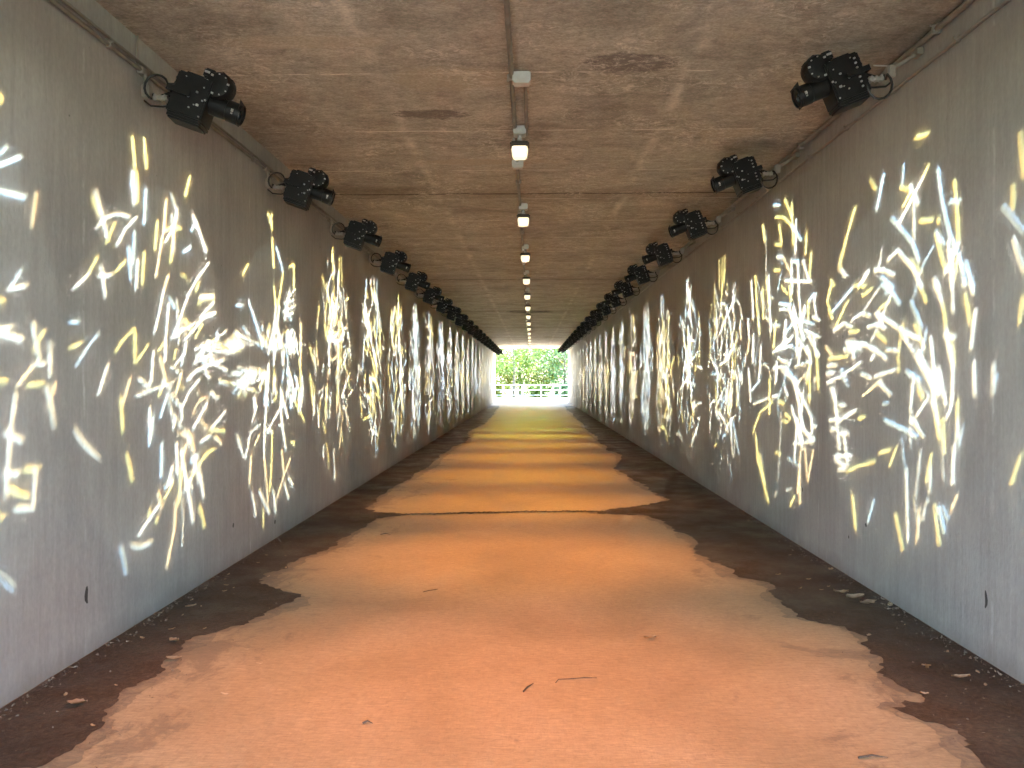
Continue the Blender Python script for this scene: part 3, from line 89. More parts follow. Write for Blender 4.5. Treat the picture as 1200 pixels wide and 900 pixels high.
def roughness(m, c): lnk(m, c, m.node_tree.nodes['Principled BSDF'].inputs['Roughness'])

def wall_material():
    m = mat('wall_concrete', (.36, .34, .31), .85, spec=.25)
    streak = noise(m, (1, 5, .45), 4, 7, .62, .35)            # vertical board and trowel streaks
    blot = noise(m, (1, 1, 1), .8, 5, .6)
    fine = noise(m, (1, 1, .6), 45, 3, .6)
    c = ramp(m, streak, [(.3, (.320, .312, .288)), (.7, (.385, .376, .350))])
    c = mix(m, 1, c, ramp(m, blot, [(.3, .82), (.7, 1.1)]), 'MULTIPLY')
    c = mix(m, .35, c, ramp(m, fine, [(.3, .8), (.7, 1.15)]), 'MULTIPLY')
    s = sep(m)
    wob = mth(m, 'MULTIPLY', mth(m, 'SUBTRACT', noise(m, (0, 0, 1), 2.2, 4), .5), .09)
    d = mth(m, 'ABSOLUTE', mth(m, 'SUBTRACT', mth(m, 'FLOORED_MODULO', mth(m, 'ADD', s[1], wob), 2.44), 1.64))
    gate = ramp(m, noise(m, (1, 1, 1), 2.6, 5, .7), [(.48, 0), (.62, 1)])
    seam = mix(m, 1, ramp(m, d, [(.0, 1), (.016, 0)]), gate, 'MULTIPLY')
    c = mix(m, seam, c, (.50, .49, .47))
    pits = ramp(m, noise(m, (1, 1, 1), 16, 2, .4), [(.19, 1), (.225, 0)])
    c = mix(m, mix(m, 1, pits, (.7, .7, .7), 'MULTIPLY'), c, (.12, .11, .10))
    low = ramp(m, mth(m, 'ADD', s[2], mth(m, 'MULTIPLY', noise(m, (1, 1, .4), 3, 4), .25)), [(.12, 1), (.24, 0)])
    c = mix(m, mix(m, 1, low, (.45, .45, .45), 'MULTIPLY'), c, (.16, .145, .12))   # splash dirt along the foot
    base(m, c)
    bump(m, mth(m, 'ADD', mth(m, 'MULTIPLY', streak, 1.2), mth(m, 'MULTIPLY', fine, .7)), .2, .01)
    return m
def ceiling_material():
    m = mat('ceiling_concrete', (.3, .25, .19), .85, spec=.25)
    st = noise(m, (.7, 1.5, 1), 2.4, 9, .76, .8)
    bl = noise(m, (1, 1, 1), 1.1, 6, .65, .8, (3, 1, 0))
    fi = noise(m, (.9, 1.5, 1), 13, 8, .85, .6)
    c = ramp(m, st, [(.28, (.265, .236, .190)), (.5, (.390, .352, .290)), (.74, (.500, .456, .385))])
    c = mix(m, 1, c, ramp(m, bl, [(.3, .72), (.5, 1.0), (.72, 1.16)]), 'MULTIPLY')
    c = mix(m, .9, c, ramp(m, fi, [(.3, .58), (.7, 1.38)]), 'MULTIPLY')
    s = sep(m)
    nz = mth(m, 'SUBTRACT', noise(m, (1, 1, 1), 1.6, 5), .5)
    # form-board lines across, pale; construction joints, dark; sheet seams along
    dl = mth(m, 'ABSOLUTE', mth(m, 'SUBTRACT', mth(m, 'FLOORED_MODULO', mth(m, 'ADD', s[1], mth(m, 'MULTIPLY', nz, .05)), 1.22), .375))
    g2 = ramp(m, noise(m, (1, .6, 1), 1.3, 4, .7, 0, (7, 2, 0)), [(.44, 0), (.54, 1)])
    line = mix(m, 1, ramp(m, dl, [(.004, 1), (.013, 0)]), g2, 'MULTIPLY')
    c = mix(m, mix(m, 1, line, (.8, .8, .8), 'MULTIPLY'), c, (.85, .78, .66))
    dx = mth(m, 'ABSOLUTE', mth(m, 'SUBTRACT', mth(m, 'ABSOLUTE', mth(m, 'ADD', s[0], mth(m, 'MULTIPLY', nz, .12))), 1.07))
    g3 = ramp(m, noise(m, (1, 1, 1), 2.1, 5, .7, 0, (1, 9, 0)), [(.46, 0), (.62, 1)])
    c = mix(m, mix(m, 1, mix(m, 1, ramp(m, dx, [(.0, 1), (.07, 0)]), g3, 'MULTIPLY'), (.6, .6, .6), 'MULTIPLY'), c, (.78, .71, .60))
    dj = mth(m, 'ABSOLUTE', mth(m, 'SUBTRACT', mth(m, 'FLOORED_MODULO', mth(m, 'ADD', s[1], mth(m, 'MULTIPLY', nz, .09)), 7.42), 1.25))
    c = mix(m, ramp(m, dj, [(.012, 1), (.03, 0)]), c, (.05, .04, .03))
    c = mix(m, mix(m, 1, ramp(m, dj, [(.0, 1), (.5, 0)]), (.4, .4, .4), 'MULTIPLY'), c, (.16, .125, .09))
    # old damp stains and repaired patches with their own outline
    for (px, py, rx, ry, cc) in ((.66, 5.12, .33, .17, (.15, .125, .115)), (-.78, 6.06, .34, .12, (.14, .115, .10)), (-.13, 23.75, .9, .5, (.03, .025, .02)),
                                 (-1.5, 4.75, .6, .1, (.46, .40, .31)), (1.6, 6.6, .5, .12, (.44, .38, .30)), (-.45, 7.4, .7, .12, (.43, .36, .27)), (-.5, 5.35, .5, .25, (.42, .36, .27))):
        ex = mth(m, 'DIVIDE', mth(m, 'SUBTRACT', s[0], px), rx); ey = mth(m, 'DIVIDE', mth(m, 'SUBTRACT', s[1], py), ry)
        e = mth(m, 'ADD', mth(m, 'ADD', mth(m, 'MULTIPLY', ex, ex), mth(m, 'MULTIPLY', ey, ey)), mth(m, 'ADD', mth(m, 'MULTIPLY', nz, 2.6), mth(m, 'MULTIPLY', mth(m, 'SUBTRACT', fi, .5), 2.6)))
        c = mix(m, mix(m, 1, ramp(m, e, [(.55, 1), (1.05, 0)]), (.75, .75, .75), 'MULTIPLY'), c, cc)
    sc1 = ramp(m, noise(m, (1, 1.3, 1), 7, 9, .85, 2.2, (5, 5, 0)), [(.50, 0), (.58, 1)])
    sc2 = ramp(m, noise(m, (1, 1, 1), 1.1, 5, .7, 0, (8, 3, 0)), [(.46, 0), (.58, 1)])
    c = mix(m, mix(m, 1, mix(m, 1, sc1, sc2, 'MULTIPLY'), (.6, .6, .6), 'MULTIPLY'), c, (.80, .73, .62))
    c = mix(m, .8, c, ramp(m, noise(m, (1, 1.4, 1), 48, 4, .7), [(.3, .7), (.7, 1.28)]), 'MULTIPLY')
    base(m, c)
    bump(m, mth(m, 'ADD', fi, mth(m, 'MULTIPLY', st, 1.5)), .35, .012)
    return m
def floor_material(name, wet, half=False):
    m = mat(name, (.4, .34, .28), .6, spec=.22 if wet else .4)
    broom = noise(m, (1.1, 6, 1), 13, 7, .78, .9)
    broom2 = noise(m, (9, .9, 1), 14, 4, .7)
    blot = noise(m, (1, 1, 1), .9, 6, .62, .5)
    spk = noise(m, (1, 1, 1), 38, 3, .7)
    if wet:
        c = ramp(m, blot, [(.3, (.046, .028, .016)), (.6, (.080, .050, .029)), (.75, (.135, .092, .056))])
        c = mix(m, .8, c, ramp(m, spk, [(.3, .5), (.5, 1), (.72, 1.7)]), 'MULTIPLY')
        roughness(m, ramp(m, noise(m, (1, 1, 1), 2.2, 4), [(.35, .38), (.65, .68)]))
        bump(m, mth(m, 'ADD', spk, broom), .5, .012)
    else:
        c = ramp(m, blot, [(.28, (.310, .212, .110)), (.5, (.400, .282, .152)), (.72, (.470, .345, .200))])
        c = mix(m, .85, c, ramp(m, broom, [(.3, .62), (.7, 1.30)]), 'MULTIPLY')
        c = mix(m, .25, c, ramp(m, broom2, [(.3, .72), (.7, 1.24)]), 'MULTIPLY')
        c = mix(m, .5, c, ramp(m, spk, [(.25, .55), (.45, 1), (.8, 1.15)]), 'MULTIPLY')
        pits_ = ramp(m, noise(m, (1, 1, 1), 70, 3, .6, 0, (1, 1, 0)), [(.27, 1), (.33, 0)])
        c = mix(m, mix(m, 1, pits_, (.5, .5, .5), 'MULTIPLY'), c, (.12, .085, .055))
        spots = ramp(m, noise(m, (1, 1, 1), 5.5, 3, .6, 0, (4, 4, 0)), [(.22, 1), (.27, 0)])
        c = mix(m, mix(m, 1, spots, (.55, .55, .55), 'MULTIPLY'), c, (.17, .13, .095))
        sx = mth(m, 'ABSOLUTE', sep(m)[0])
        dn = mth(m, 'ADD', noise(m, (1, 1, 1), 1.7, 8, .72, .6, (2, 5, 0)), mth(m, 'MULTIPLY', mth(m, 'SUBTRACT', sx, 1.55), .16))
        damp = ramp(m, dn, [(.545, 0), (.60, 1)])
        c = mix(m, mix(m, 1, damp, (.5, .5, .5), 'MULTIPLY'), c, (.15, .105, .07))
        roughness(m, ramp(m, blot, [(.3, .42), (.7, .56)]))
        bump(m, mth(m, 'ADD', broom, mth(m, 'MULTIPLY', spk, .6)), .4, .008)
    if half: c = mix(m, ramp(m, noise(m, (1, 1, 1), 9, 7, .8, 1), [(.40, .30), (.62, .85)]), c, (.15, .11, .072))
    base(m, c); return m
def vary(name, c0, c1, s=6, rough=.7, metal=0, bmp=.15, spec=.5):
    m = mat(name, c0, rough, metal, spec); n = noise(m, (1, 1, 1), s, 5, .65)
    base(m, ramp(m, n, [(.3, c0), (.7, c1)])); bump(m, n, bmp, .01); return m
def clear(name, c):
    m = bpy.data.materials.new(name); m.use_nodes = True; t = m.node_tree; t.nodes.remove(t.nodes['Principled BSDF'])
    b = t.nodes.new('ShaderNodeBsdfTransparent'); b.inputs[0].default_value = (*c, 1)
    t.links.new(b.outputs[0], t.nodes['Material Output'].inputs[0]); return m
def leaf_material(name, c0, c1):
    m = mat(name, c0, .55, spec=.3); n = noise(m, (1, 1, 1), 1.3, 4, .7); c = ramp(m, n, [(.3, c0), (.7, c1)]); base(m, c)
    tr = nd(m, 'ShaderNodeBsdfTranslucent'); lnk(m, mix(m, 1, c, (1.5, 1.4, .7), 'MULTIPLY'), tr.inputs[0])
    ms = nd(m, 'ShaderNodeMixShader'); ms.inputs[0].default_value = .45
    lnk(m, m.node_tree.nodes['Principled BSDF'].outputs[0], ms.inputs[1]); lnk(m, tr.outputs[0], ms.inputs[2])
    lnk(m, ms.outputs[0], m.node_tree.nodes['Material Output'].inputs[0]); return m
M = {
 'wall': wall_material(), 'ceil': ceiling_material(), 'dry': floor_material('dry_concrete', False), 'wet': floor_material('damp_concrete', True),
 'half': floor_material('drying_concrete', False, True),
 'outer': vary('outer_concrete', (.42, .40, .37), (.52, .50, .46), 3, .8),
 'asphalt': vary('asphalt', (.10, .10, .10), (.16, .16, .155), 6, .9),
 'grass': vary('grass', (.05, .085, .02), (.10, .14, .04), 4, .9, 0, .6),
 'black': vary('black_paint', (.006, .006, .006), (.011, .010, .010), 25, .45, 0, .1, .22),
 'blackfin': vary('black_cast_metal', (.007, .007, .007), (.012, .011, .011), 30, .5, 0, .2, .22),
 'steel': vary('galvanised_steel', (.30, .29, .27), (.46, .44, .41), 14, .45, .6, .1),
 'bright': mat('bright_screw_metal', (.42, .42, .41), .35, .3),
 'pipe': vary('grey_conduit', (.17, .155, .13), (.27, .25, .215), 8, .55, .3, .1),
 'pipebright': vary('pale_conduit', (.24, .22, .19), (.34, .315, .27), 8, .5, .3, .1),
 'box': vary('grey_box_paint', (.46, .46, .43), (.60, .60, .57), 12, .5, .2, .1),
 'bronze': vary('dark_bronze_paint', (.030, .024, .018), (.05, .04, .03), 20, .5, .3, .1),
 'cable': mat('black_rubber', (.012, .012, .012), .5),
 'dark': mat('dark_recess', (.05, .045, .04), .9),
 'leafd': vary('dead_leaf', (.48, .36, .22), (.72, .58, .40), 20, .75, 0, .3),
 'grit': vary('grit', (.10, .075, .05), (.26, .20, .14), 40, .85, 0, .3),
 'twig': vary('twig_bark', (.06, .04, .028), (.11, .08, .05), 30, .85, 0, .3),
 'bark': vary('bark', (.10, .08, .065), (.18, .15, .12), 9, .9, 0, .5),
 'rail': vary('pale_rail_metal', (.58, .59, .58), (.68, .69, .68), 10, .5, .4, .1),
 'wood': vary('ochre_wood', (.40, .27, .10), (.50, .35, .15), 10, .7),
 'leaf1': leaf_material('leaf_mid', (.065, .125, .028), (.12, .19, .05)),
 'leaf2': leaf_material('leaf_blue_green', (.05, .12, .055), (.09, .17, .085)),
 'leaf3': leaf_material('leaf_yellow_green', (.10, .14, .022), (.17, .20, .045)),
}
GOBO = [mat('gobo_opaque', (.004, .004, .004), .6), clear('gobo_faint_grey', (.0115, .0126, .0126)), clear('gobo_white', (1, .98, .93)),
        clear('gobo_yellow', (1, .84, .34)), clear('gobo_blue', (.58, .77, 1)), clear('gobo_peach', (1, .76, .48))]
m = bpy.data.materials.new('lamp_glass'); m.use_nodes = True
b = m.node_tree.nodes['Principled BSDF']; b.inputs['Base Color'].default_value = (.8, .75, .62, 1); b.inputs['Roughness'].default_value = .25
b.inputs['Emission Color'].default_value = (1, .80, .48, 1); b.inputs['Emission Strength'].default_value = .055
M['glass'] = m

# ------------------------------------------------------------------ mesh helpers
class MB:
    def __init__(s): s.bm = bmesh.new(); s.done = set()
    def m(s, idx):
        for f in s.bm.faces:
            if f not in s.done: f.material_index = idx; s.done.add(f)
        return s
    def box(s, cx, cy, cz, sx, sy, sz, mtx=None, bevel=0):
        r = bmesh.ops.create_cube(s.bm, size=1)['verts']
        for v in r: v.co = Vector((v.co.x * sx, v.co.y * sy, v.co.z * sz))
        if bevel:
            e = list({e for v in r for e in v.link_edges})
            q = bmesh.ops.bevel(s.bm, geom=e, offset=bevel, segments=2, affect='EDGES')
            r = list({v for f in q['faces'] for v in f.verts} | {v for v in r if v.is_valid})
        for v in r:
            v.co += Vector((cx, cy, cz))
            if mtx: v.co = mtx @ v.co
        return s
    def tube(s, pts, r, n=10, caps=True):
        pts = [Vector(p) for p in pts]; rs = r if isinstance(r, (list, tuple)) else [r] * len(pts); rings = []
        up = None
        for i, p in enumerate(pts):
            t = (pts[min(i + 1, len(pts) - 1)] - pts[max(i - 1, 0)]).normalized()
            if up is None:
                up = Vector((0, 0, 1)) if abs(t.z) < .9 else Vector((0, 1, 0))
            a = t.cross(up).normalized(); up = a.cross(t).normalized()
            rings.append([s.bm.verts.new(p + (a * math.cos(k * 2 * math.pi / n) + up * math.sin(k * 2 * math.pi / n)) * rs[i]) for k in range(n)])
        for A, B in zip(rings, rings[1:]):
            for k in range(n): s.bm.faces.new((A[k], A[(k + 1) % n], B[(k + 1) % n], B[k]))
        if caps:
            s.bm.faces.new(rings[0][::-1]); s.bm.faces.new(rings[-1])
        return s
    def lathe(s, prof, origin, axis, n=20, close=False):
        """prof: (distance along axis, radius)"""
        o = Vector(origin); ax = Vector(axis).normalized(); a = ax.orthogonal().normalized(); b = ax.cross(a); rings = []
        for d, r in prof:
            rings.append([s.bm.verts.new(o + ax * d + (a * math.cos(k * 2 * math.pi / n) + b * math.sin(k * 2 * math.pi / n)) * max(r, 1e-4)) for k in range(n)])
        if close: rings.append(rings[0])
        for A, B in zip(rings, rings[1:]):
            for k in range(n): s.bm.faces.new((A[k], A[(k + 1) % n], B[(k + 1) % n], B[k]))
        if not close:
            s.bm.faces.new(rings[0][::-1]); s.bm.faces.new(rings[-1])
        return s
    def build(s, name, material, parent=None, smooth=False):
        bmesh.ops.recalc_face_normals(s.bm, faces=s.bm.faces)
        me = bpy.data.meshes.new(name); s.bm.to_mesh(me); s.bm.free(); 
        for mm in (material if isinstance(material, (list, tuple)) else [material]): me.materials.append(mm)
        if smooth:
            for p in me.polygons: p.use_smooth = True
            me.set_sharp_from_angle(angle=R(35))
        o = bpy.data.objects.new(name, me); col.objects.link(o); o.parent = parent
        return o
def poly_sheet(name, pts, z, material):
    bm = bmesh.new(); f = bm.faces.new([bm.verts.new((x, y, z)) for x, y in pts]); f.normal_update()
    if f.normal.z < 0: f.normal_flip()
    bmesh.ops.triangulate(bm, faces=[f])
    me = bpy.data.meshes.new(name); bm.to_mesh(me); bm.free(); me.materials.append(material)
    o = bpy.data.objects.new(name, me); col.objects.link(o); return o
def tag(o, label=None, cat=None, group=None, kind=None):
    for k, v in (('label', label), ('category', cat), ('group', group), ('kind', kind)):
        if v: o[k] = v
    return o
def empty(name, loc):
    o = bpy.data.objects.new(name, None); o.empty_display_size = .1; o.location = loc; col.objects.link(o); return o
def copy_tree(o, parent=None):
    c = o.copy(); col.objects.link(c); c.parent = parent
    for ch in list(o.children): copy_tree(ch, c)
    return c
ORD = ['nearest', 'second', 'third', 'fourth', 'fifth', 'sixth', 'seventh', 'eighth', 'ninth', 'tenth', 'eleventh', 'twelfth', 'thirteenth', 'fourteenth',
       'fifteenth', 'sixteenth', 'seventeenth', 'eighteenth', 'nineteenth', 'twentieth', 'twenty-first', 'twenty-second', 'twenty-third', 'twenty-fourth']

# ------------------------------------------------------------------ setting: ground, path, tunnel
g = MB(); g.box(0, 0, -.55, 1600, 1600, 1.0); tag(g.build('ground', M['grass']), kind='structure')
p = MB(); p.box(0, (Y0 + Y1) / 2, -.17, 2 * W + .6, Y1 - Y0, .34); tag(p.build('floor', M['dry']), kind='structure')
p = MB(); p.box(0, Y1 + 4.5, -.17, 5.6, 9, .33); p.box(0, Y1 + 10.5, -.17, 60, 3.4, .332); tag(p.build('path', M['outer']), kind='structure')
p = MB(); p.box(0, Y0 - 16, -.17, 20, 32, .33); tag(p.build('bounce_paving', M['asphalt']), kind='structure')  # unseen paving added behind the camera, size and tone chosen for bounced daylight
p = MB()
for s in (-1, 1): p.box(s * 23.2, (Y0 + Y1) / 2, 2.2, 40, Y1 - Y0 - .8, 5.4)
p.box(0, (Y0 + Y1) / 2, 4.55, 6.38, Y1 - Y0 - .8, .7)
tag(p.build('embankment', M['grass']), kind='structure')

tunnel = empty('tunnel', (0, 0, 0))
tag(tunnel, 'long straight concrete underpass with grey side walls and brown stained ceiling', 'tunnel')
for s, nm in ((-1, 'left'), (1, 'right')):
    w = MB(); w.box(s * (W + .3), (Y0 + Y1) / 2, H / 2, .6, Y1 - Y0, H + .2)
    wo = w.build('wall', M['wall'], tunnel); wo['label'] = 'grey concrete side wall on the %s' % nm
    holes = [(4.09, .33, .05, .016), (6.14, .32, .02, .014), (7.15, .16, .02, .02), (7.3, .55, .012, .012)] if s < 0 else [(4.13, .33, .05, .012), (6.9, .52, .02, .012), (5.6, .45, .014, .014), (5.9, .3, .012, .01)]
    for y, z, a, b_ in holes:
        hb = MB()
        vsx = [hb.bm.verts.new((s * (W - .002), y + b_ * math.cos(k * .5236) * (1 + .2 * math.sin(k * 2.1)) + .3 * (a - b_) * math.sin(k * .5236) ** 2, z + a * math.sin(k * .5236))) for k in range(12)]
        hb.bm.faces.new(vsx)
        hb.build('tie_hole', M['dark'], wo)
c = MB(); c.box(0, (Y0 + Y1) / 2, H + .225, 2 * W + 1.2, Y1 - Y0 - .01, .25 + .2 - .001)
c.build('ceiling', M['ceil'], tunnel)
c = MB()
c.bm.free()
for y in (Y0 + .15, Y1 - .15): c = MB(); c.box(0, y, H + .95, 9, .5, 1.0); c.build('portal_beam', M['outer'], tunnel)
for s in (-1, 1):
    for y in (Y0 + .2, Y1 - .2): c = MB(); c.box(s * 3.9, y, 2.6, 1.7, .5, 5.0); c.build('portal_wall', M['outer'], tunnel)

rnd = random.Random(3)
def rough_line(pts, amp=.03, step=.09):
    out = []
    for a, b_ in zip(pts, pts[1:]):
        seg = [a, b_]; A_ = amp * 3
        while math.dist(seg[0], seg[1]) > step * .4 and len(seg) < 130:
            nx_ = []
            for p_, q_ in zip(seg, seg[1:]):
                L = math.dist(p_, q_) + 1e-6; j = rnd.gauss(0, .5) * min(A_, L * .3)
                nx_ += [p_, ((p_[0] + q_[0]) / 2 - (q_[1] - p_[1]) / L * j, (p_[1] + q_[1]) / 2 + (q_[0] - p_[0]) / L * j)]
            seg = nx_ + [seg[-1]]; A_ *= .74
        out += seg[:-1]
    return out + [pts[-1]]
def wet(pts, s, z):
    pts = [(x if y < 13 else s * (1.72 + (abs(x) - 1.6) * .45 - .004 * (y - 13)), y) for x, y in pts]
    e = rough_line([(s * 1.98, Y0 + .1), (s * 2.1, 0.3), (s * 1.85, 1.5)] + pts + [(s * 1.75, 38), (s * 1.9, 44)], .024)
    fr = rough_line([(x - s * (.05 + .05 * math.sin(y * 3.1 + s) ** 2 + .02 * math.sin(y * 9)), y) for x, y in [(s * 1.98, Y0 + .1), (s * 2.1, 0.3), (s * 1.85, 1.5)] + pts + [(s * 1.75, 38), (s * 1.9, 44)]], .022)
    tag(poly_sheet('drying_floor', fr + [(s * 2.43, 44), (s * 2.43, Y0 + .1)], .002, M['half']), kind='structure')
    return poly_sheet('damp_floor', e + [(s * 2.43, 44), (s * 2.43, Y0 + .1)], z, M['wet'])
tag(wet(WET_LEFT, -1, .004), kind='structure'); tag(wet(WET_RIGHT, 1, .004), kind='structure')
jl = [(-1.86, 8.36), (-1.2, 8.47), (-.6, 8.58), (0, 8.66), (.6, 8.70), (1.2, 8.74), (1.55, 8.82)]
jb = rough_line(jl, .012, .06)
tag(poly_sheet('floor_joint', [(x, y + .035 + rnd.uniform(-.012, .03)) for x, y in jb] + [(x, y - .04 + rnd.uniform(-.02, .012)) for x, y in reversed(jb)], .008, M['wet']), kind='structure')

# ------------------------------------------------------------------ light patterns (cut into the pattern glass inside every projector)
def add_stroke(quads, colr, pts, w):
    for (x1, y1), (x2, y2) in zip(pts, pts[1:]):
        L = math.dist((x1, y1), (x2, y2)) or 1e-3
        nx, ny = -(y2 - y1) / L * w / 2, (x2 - x1) / L * w / 2
        quads.append((colr, [(x1 + nx, y1 + ny), (x1 - nx, y1 - ny), (x2 - nx, y2 - ny), (x2 + nx, y2 + ny)]))
def random_pattern(seed, yc, far):
    """bent light streaks gathered into loose sheaves; wall coordinates (along the wall, height)"""
    r = random.Random(seed); q = []; n = int(185 - 60 * far); w0 = .016 + .019 * far
    pal = r.choice(['wwwwby', 'wwwyyb', 'wwbbwy', 'wwwyyp', 'wwwbbb', 'wwbbbw'])
    hubs = [(r.uniform(-.6, .6), r.uniform(.7, 2.5), r.uniform(.15, .4), r.uniform(0, 3.1)) for _ in range(6)]
    def inside(u, z): return (u / 1.0) ** 2 + ((z - 1.62) / 1.42) ** 2 < 1
    while len(q) < n:
        if r.random() < .55:
            hx, hz, sp, ang = r.choice(hubs); u, z = r.gauss(hx, sp), r.gauss(hz, sp * 1.7); a = ang + r.gauss(0, .5)
        else:
            u, z = r.uniform(-1, 1), r.uniform(.25, 3.0); a = r.choice([r.uniform(0, 3.14), 1.57 + r.gauss(0, .35)])
        if not inside(u, z): continue
        L = r.choice([.12, .2, .3, .45, .65]) * r.uniform(.7, 1.3); k = r.choice([0, 0, r.uniform(-1.3, 1.3)])
        pts = [(u, z)]
        for i in range(3 if k else 1):
            l = L / (3 if k else 1); u, z = u + math.cos(a) * l, z + math.sin(a) * l; a += k * .4
            if inside(u, z) or r.random() < .1: pts.append((u, z))
            else: break
        if len(pts) > 1: add_stroke(q, r.choice(pal), [(yc + a_, b_) for a_, b_ in pts], w0 * r.uniform(.7, 1.35))
    for _ in range(3):
        u = r.uniform(-.35, .35); add_stroke(q, r.choice('wyb'), [(yc + u, 2.7), (yc + u + r.uniform(-.06, .06), 3.08)], w0)
    return q
CI = {'w': 2, 'y': 3, 'b': 4, 'p': 5}
def pattern_mesh(quads, yc, wall_x, lamp, fwd, dist, root):
    """triangulate the strokes on the wall, then shrink them through the lamp point onto the glass plane"""
    vs_, fs, cols = [], [], []
    def face(pts, c):
        A = sum(a[0] * b_[1] - b_[0] * a[1] for a, b_ in zip(pts, pts[1:] + pts[:1]))
        if abs(A) < 1e-5: return
        if A < 0: pts = pts[::-1]
        i = len(vs_); vs_.extend(Vector(q) for q in pts); fs.append(list(range(i, i + len(pts)))); cols.append(c)
    face([(yc - 2.6, -2.2), (yc + 2.6, -2.2), (yc + 2.6, 4.3), (yc - 2.6, 4.3)], 0)
    face([(yc + 1.06 * math.cos(k * math.pi / 32), 1.50 + 1.28 * math.sin(k * math.pi / 32)) for k in range(64)], 1)
    for c, pts in quads: face(pts, CI[c])
    V, E, Fc, ov, oe, of = delaunay_2d_cdt(vs_, [], fs, 1, 1e-5, True)
    out = []; mi = []
    for v in V:
        d = Vector((wall_x, v[0], v[1])) - lamp; out.append(lamp + d * (dist / d.dot(fwd)) - root)
    me = bpy.data.meshes.new('pattern_glass'); me.from_pydata(out, [], Fc)
    for mm in GOBO: me.materials.append(mm)
    for pl, src in zip(me.polygons, of): pl.material_index = cols[max(src)] if src else 0
    return me

# ------------------------------------------------------------------ projectors
TILT = {-1: R(19), 1: R(21)}; BV = .012; YAW = {-1: R(7), 1: R(2)}; PX = {-1: 2.095, 1: 1.95}; PZ = {-1: 3.25, 1: 3.385}; PY = {-1: 4.70, 1: 4.86}; PITCH = 2.19
spots = {}
def spot_data(key, energy, radius):
    if key not in spots:
        l = bpy.data.lights.new('projector_light', 'SPOT'); l.energy = energy; l.shadow_soft_size = radius
        l.spot_size = R(46); l.spot_blend = .05; l.color = (1, .97, .92); spots[key] = l
    return spots[key]
def frame(s):
    t_, y_ = TILT[s], YAW[s]
    h_ = Vector((-s * math.cos(y_), math.sin(y_), 0)); f = h_ * math.cos(t_) + Vector((0, 0, -math.sin(t_))); u = h_ * math.sin(t_) + Vector((0, 0, math.cos(t_)))
    l_ = Vector((s * math.sin(y_), math.cos(y_), 0))
    m_ = Matrix((f, l_, u)).transposed().to_4x4()   # local x = forward, z = up
    return f, u, m_
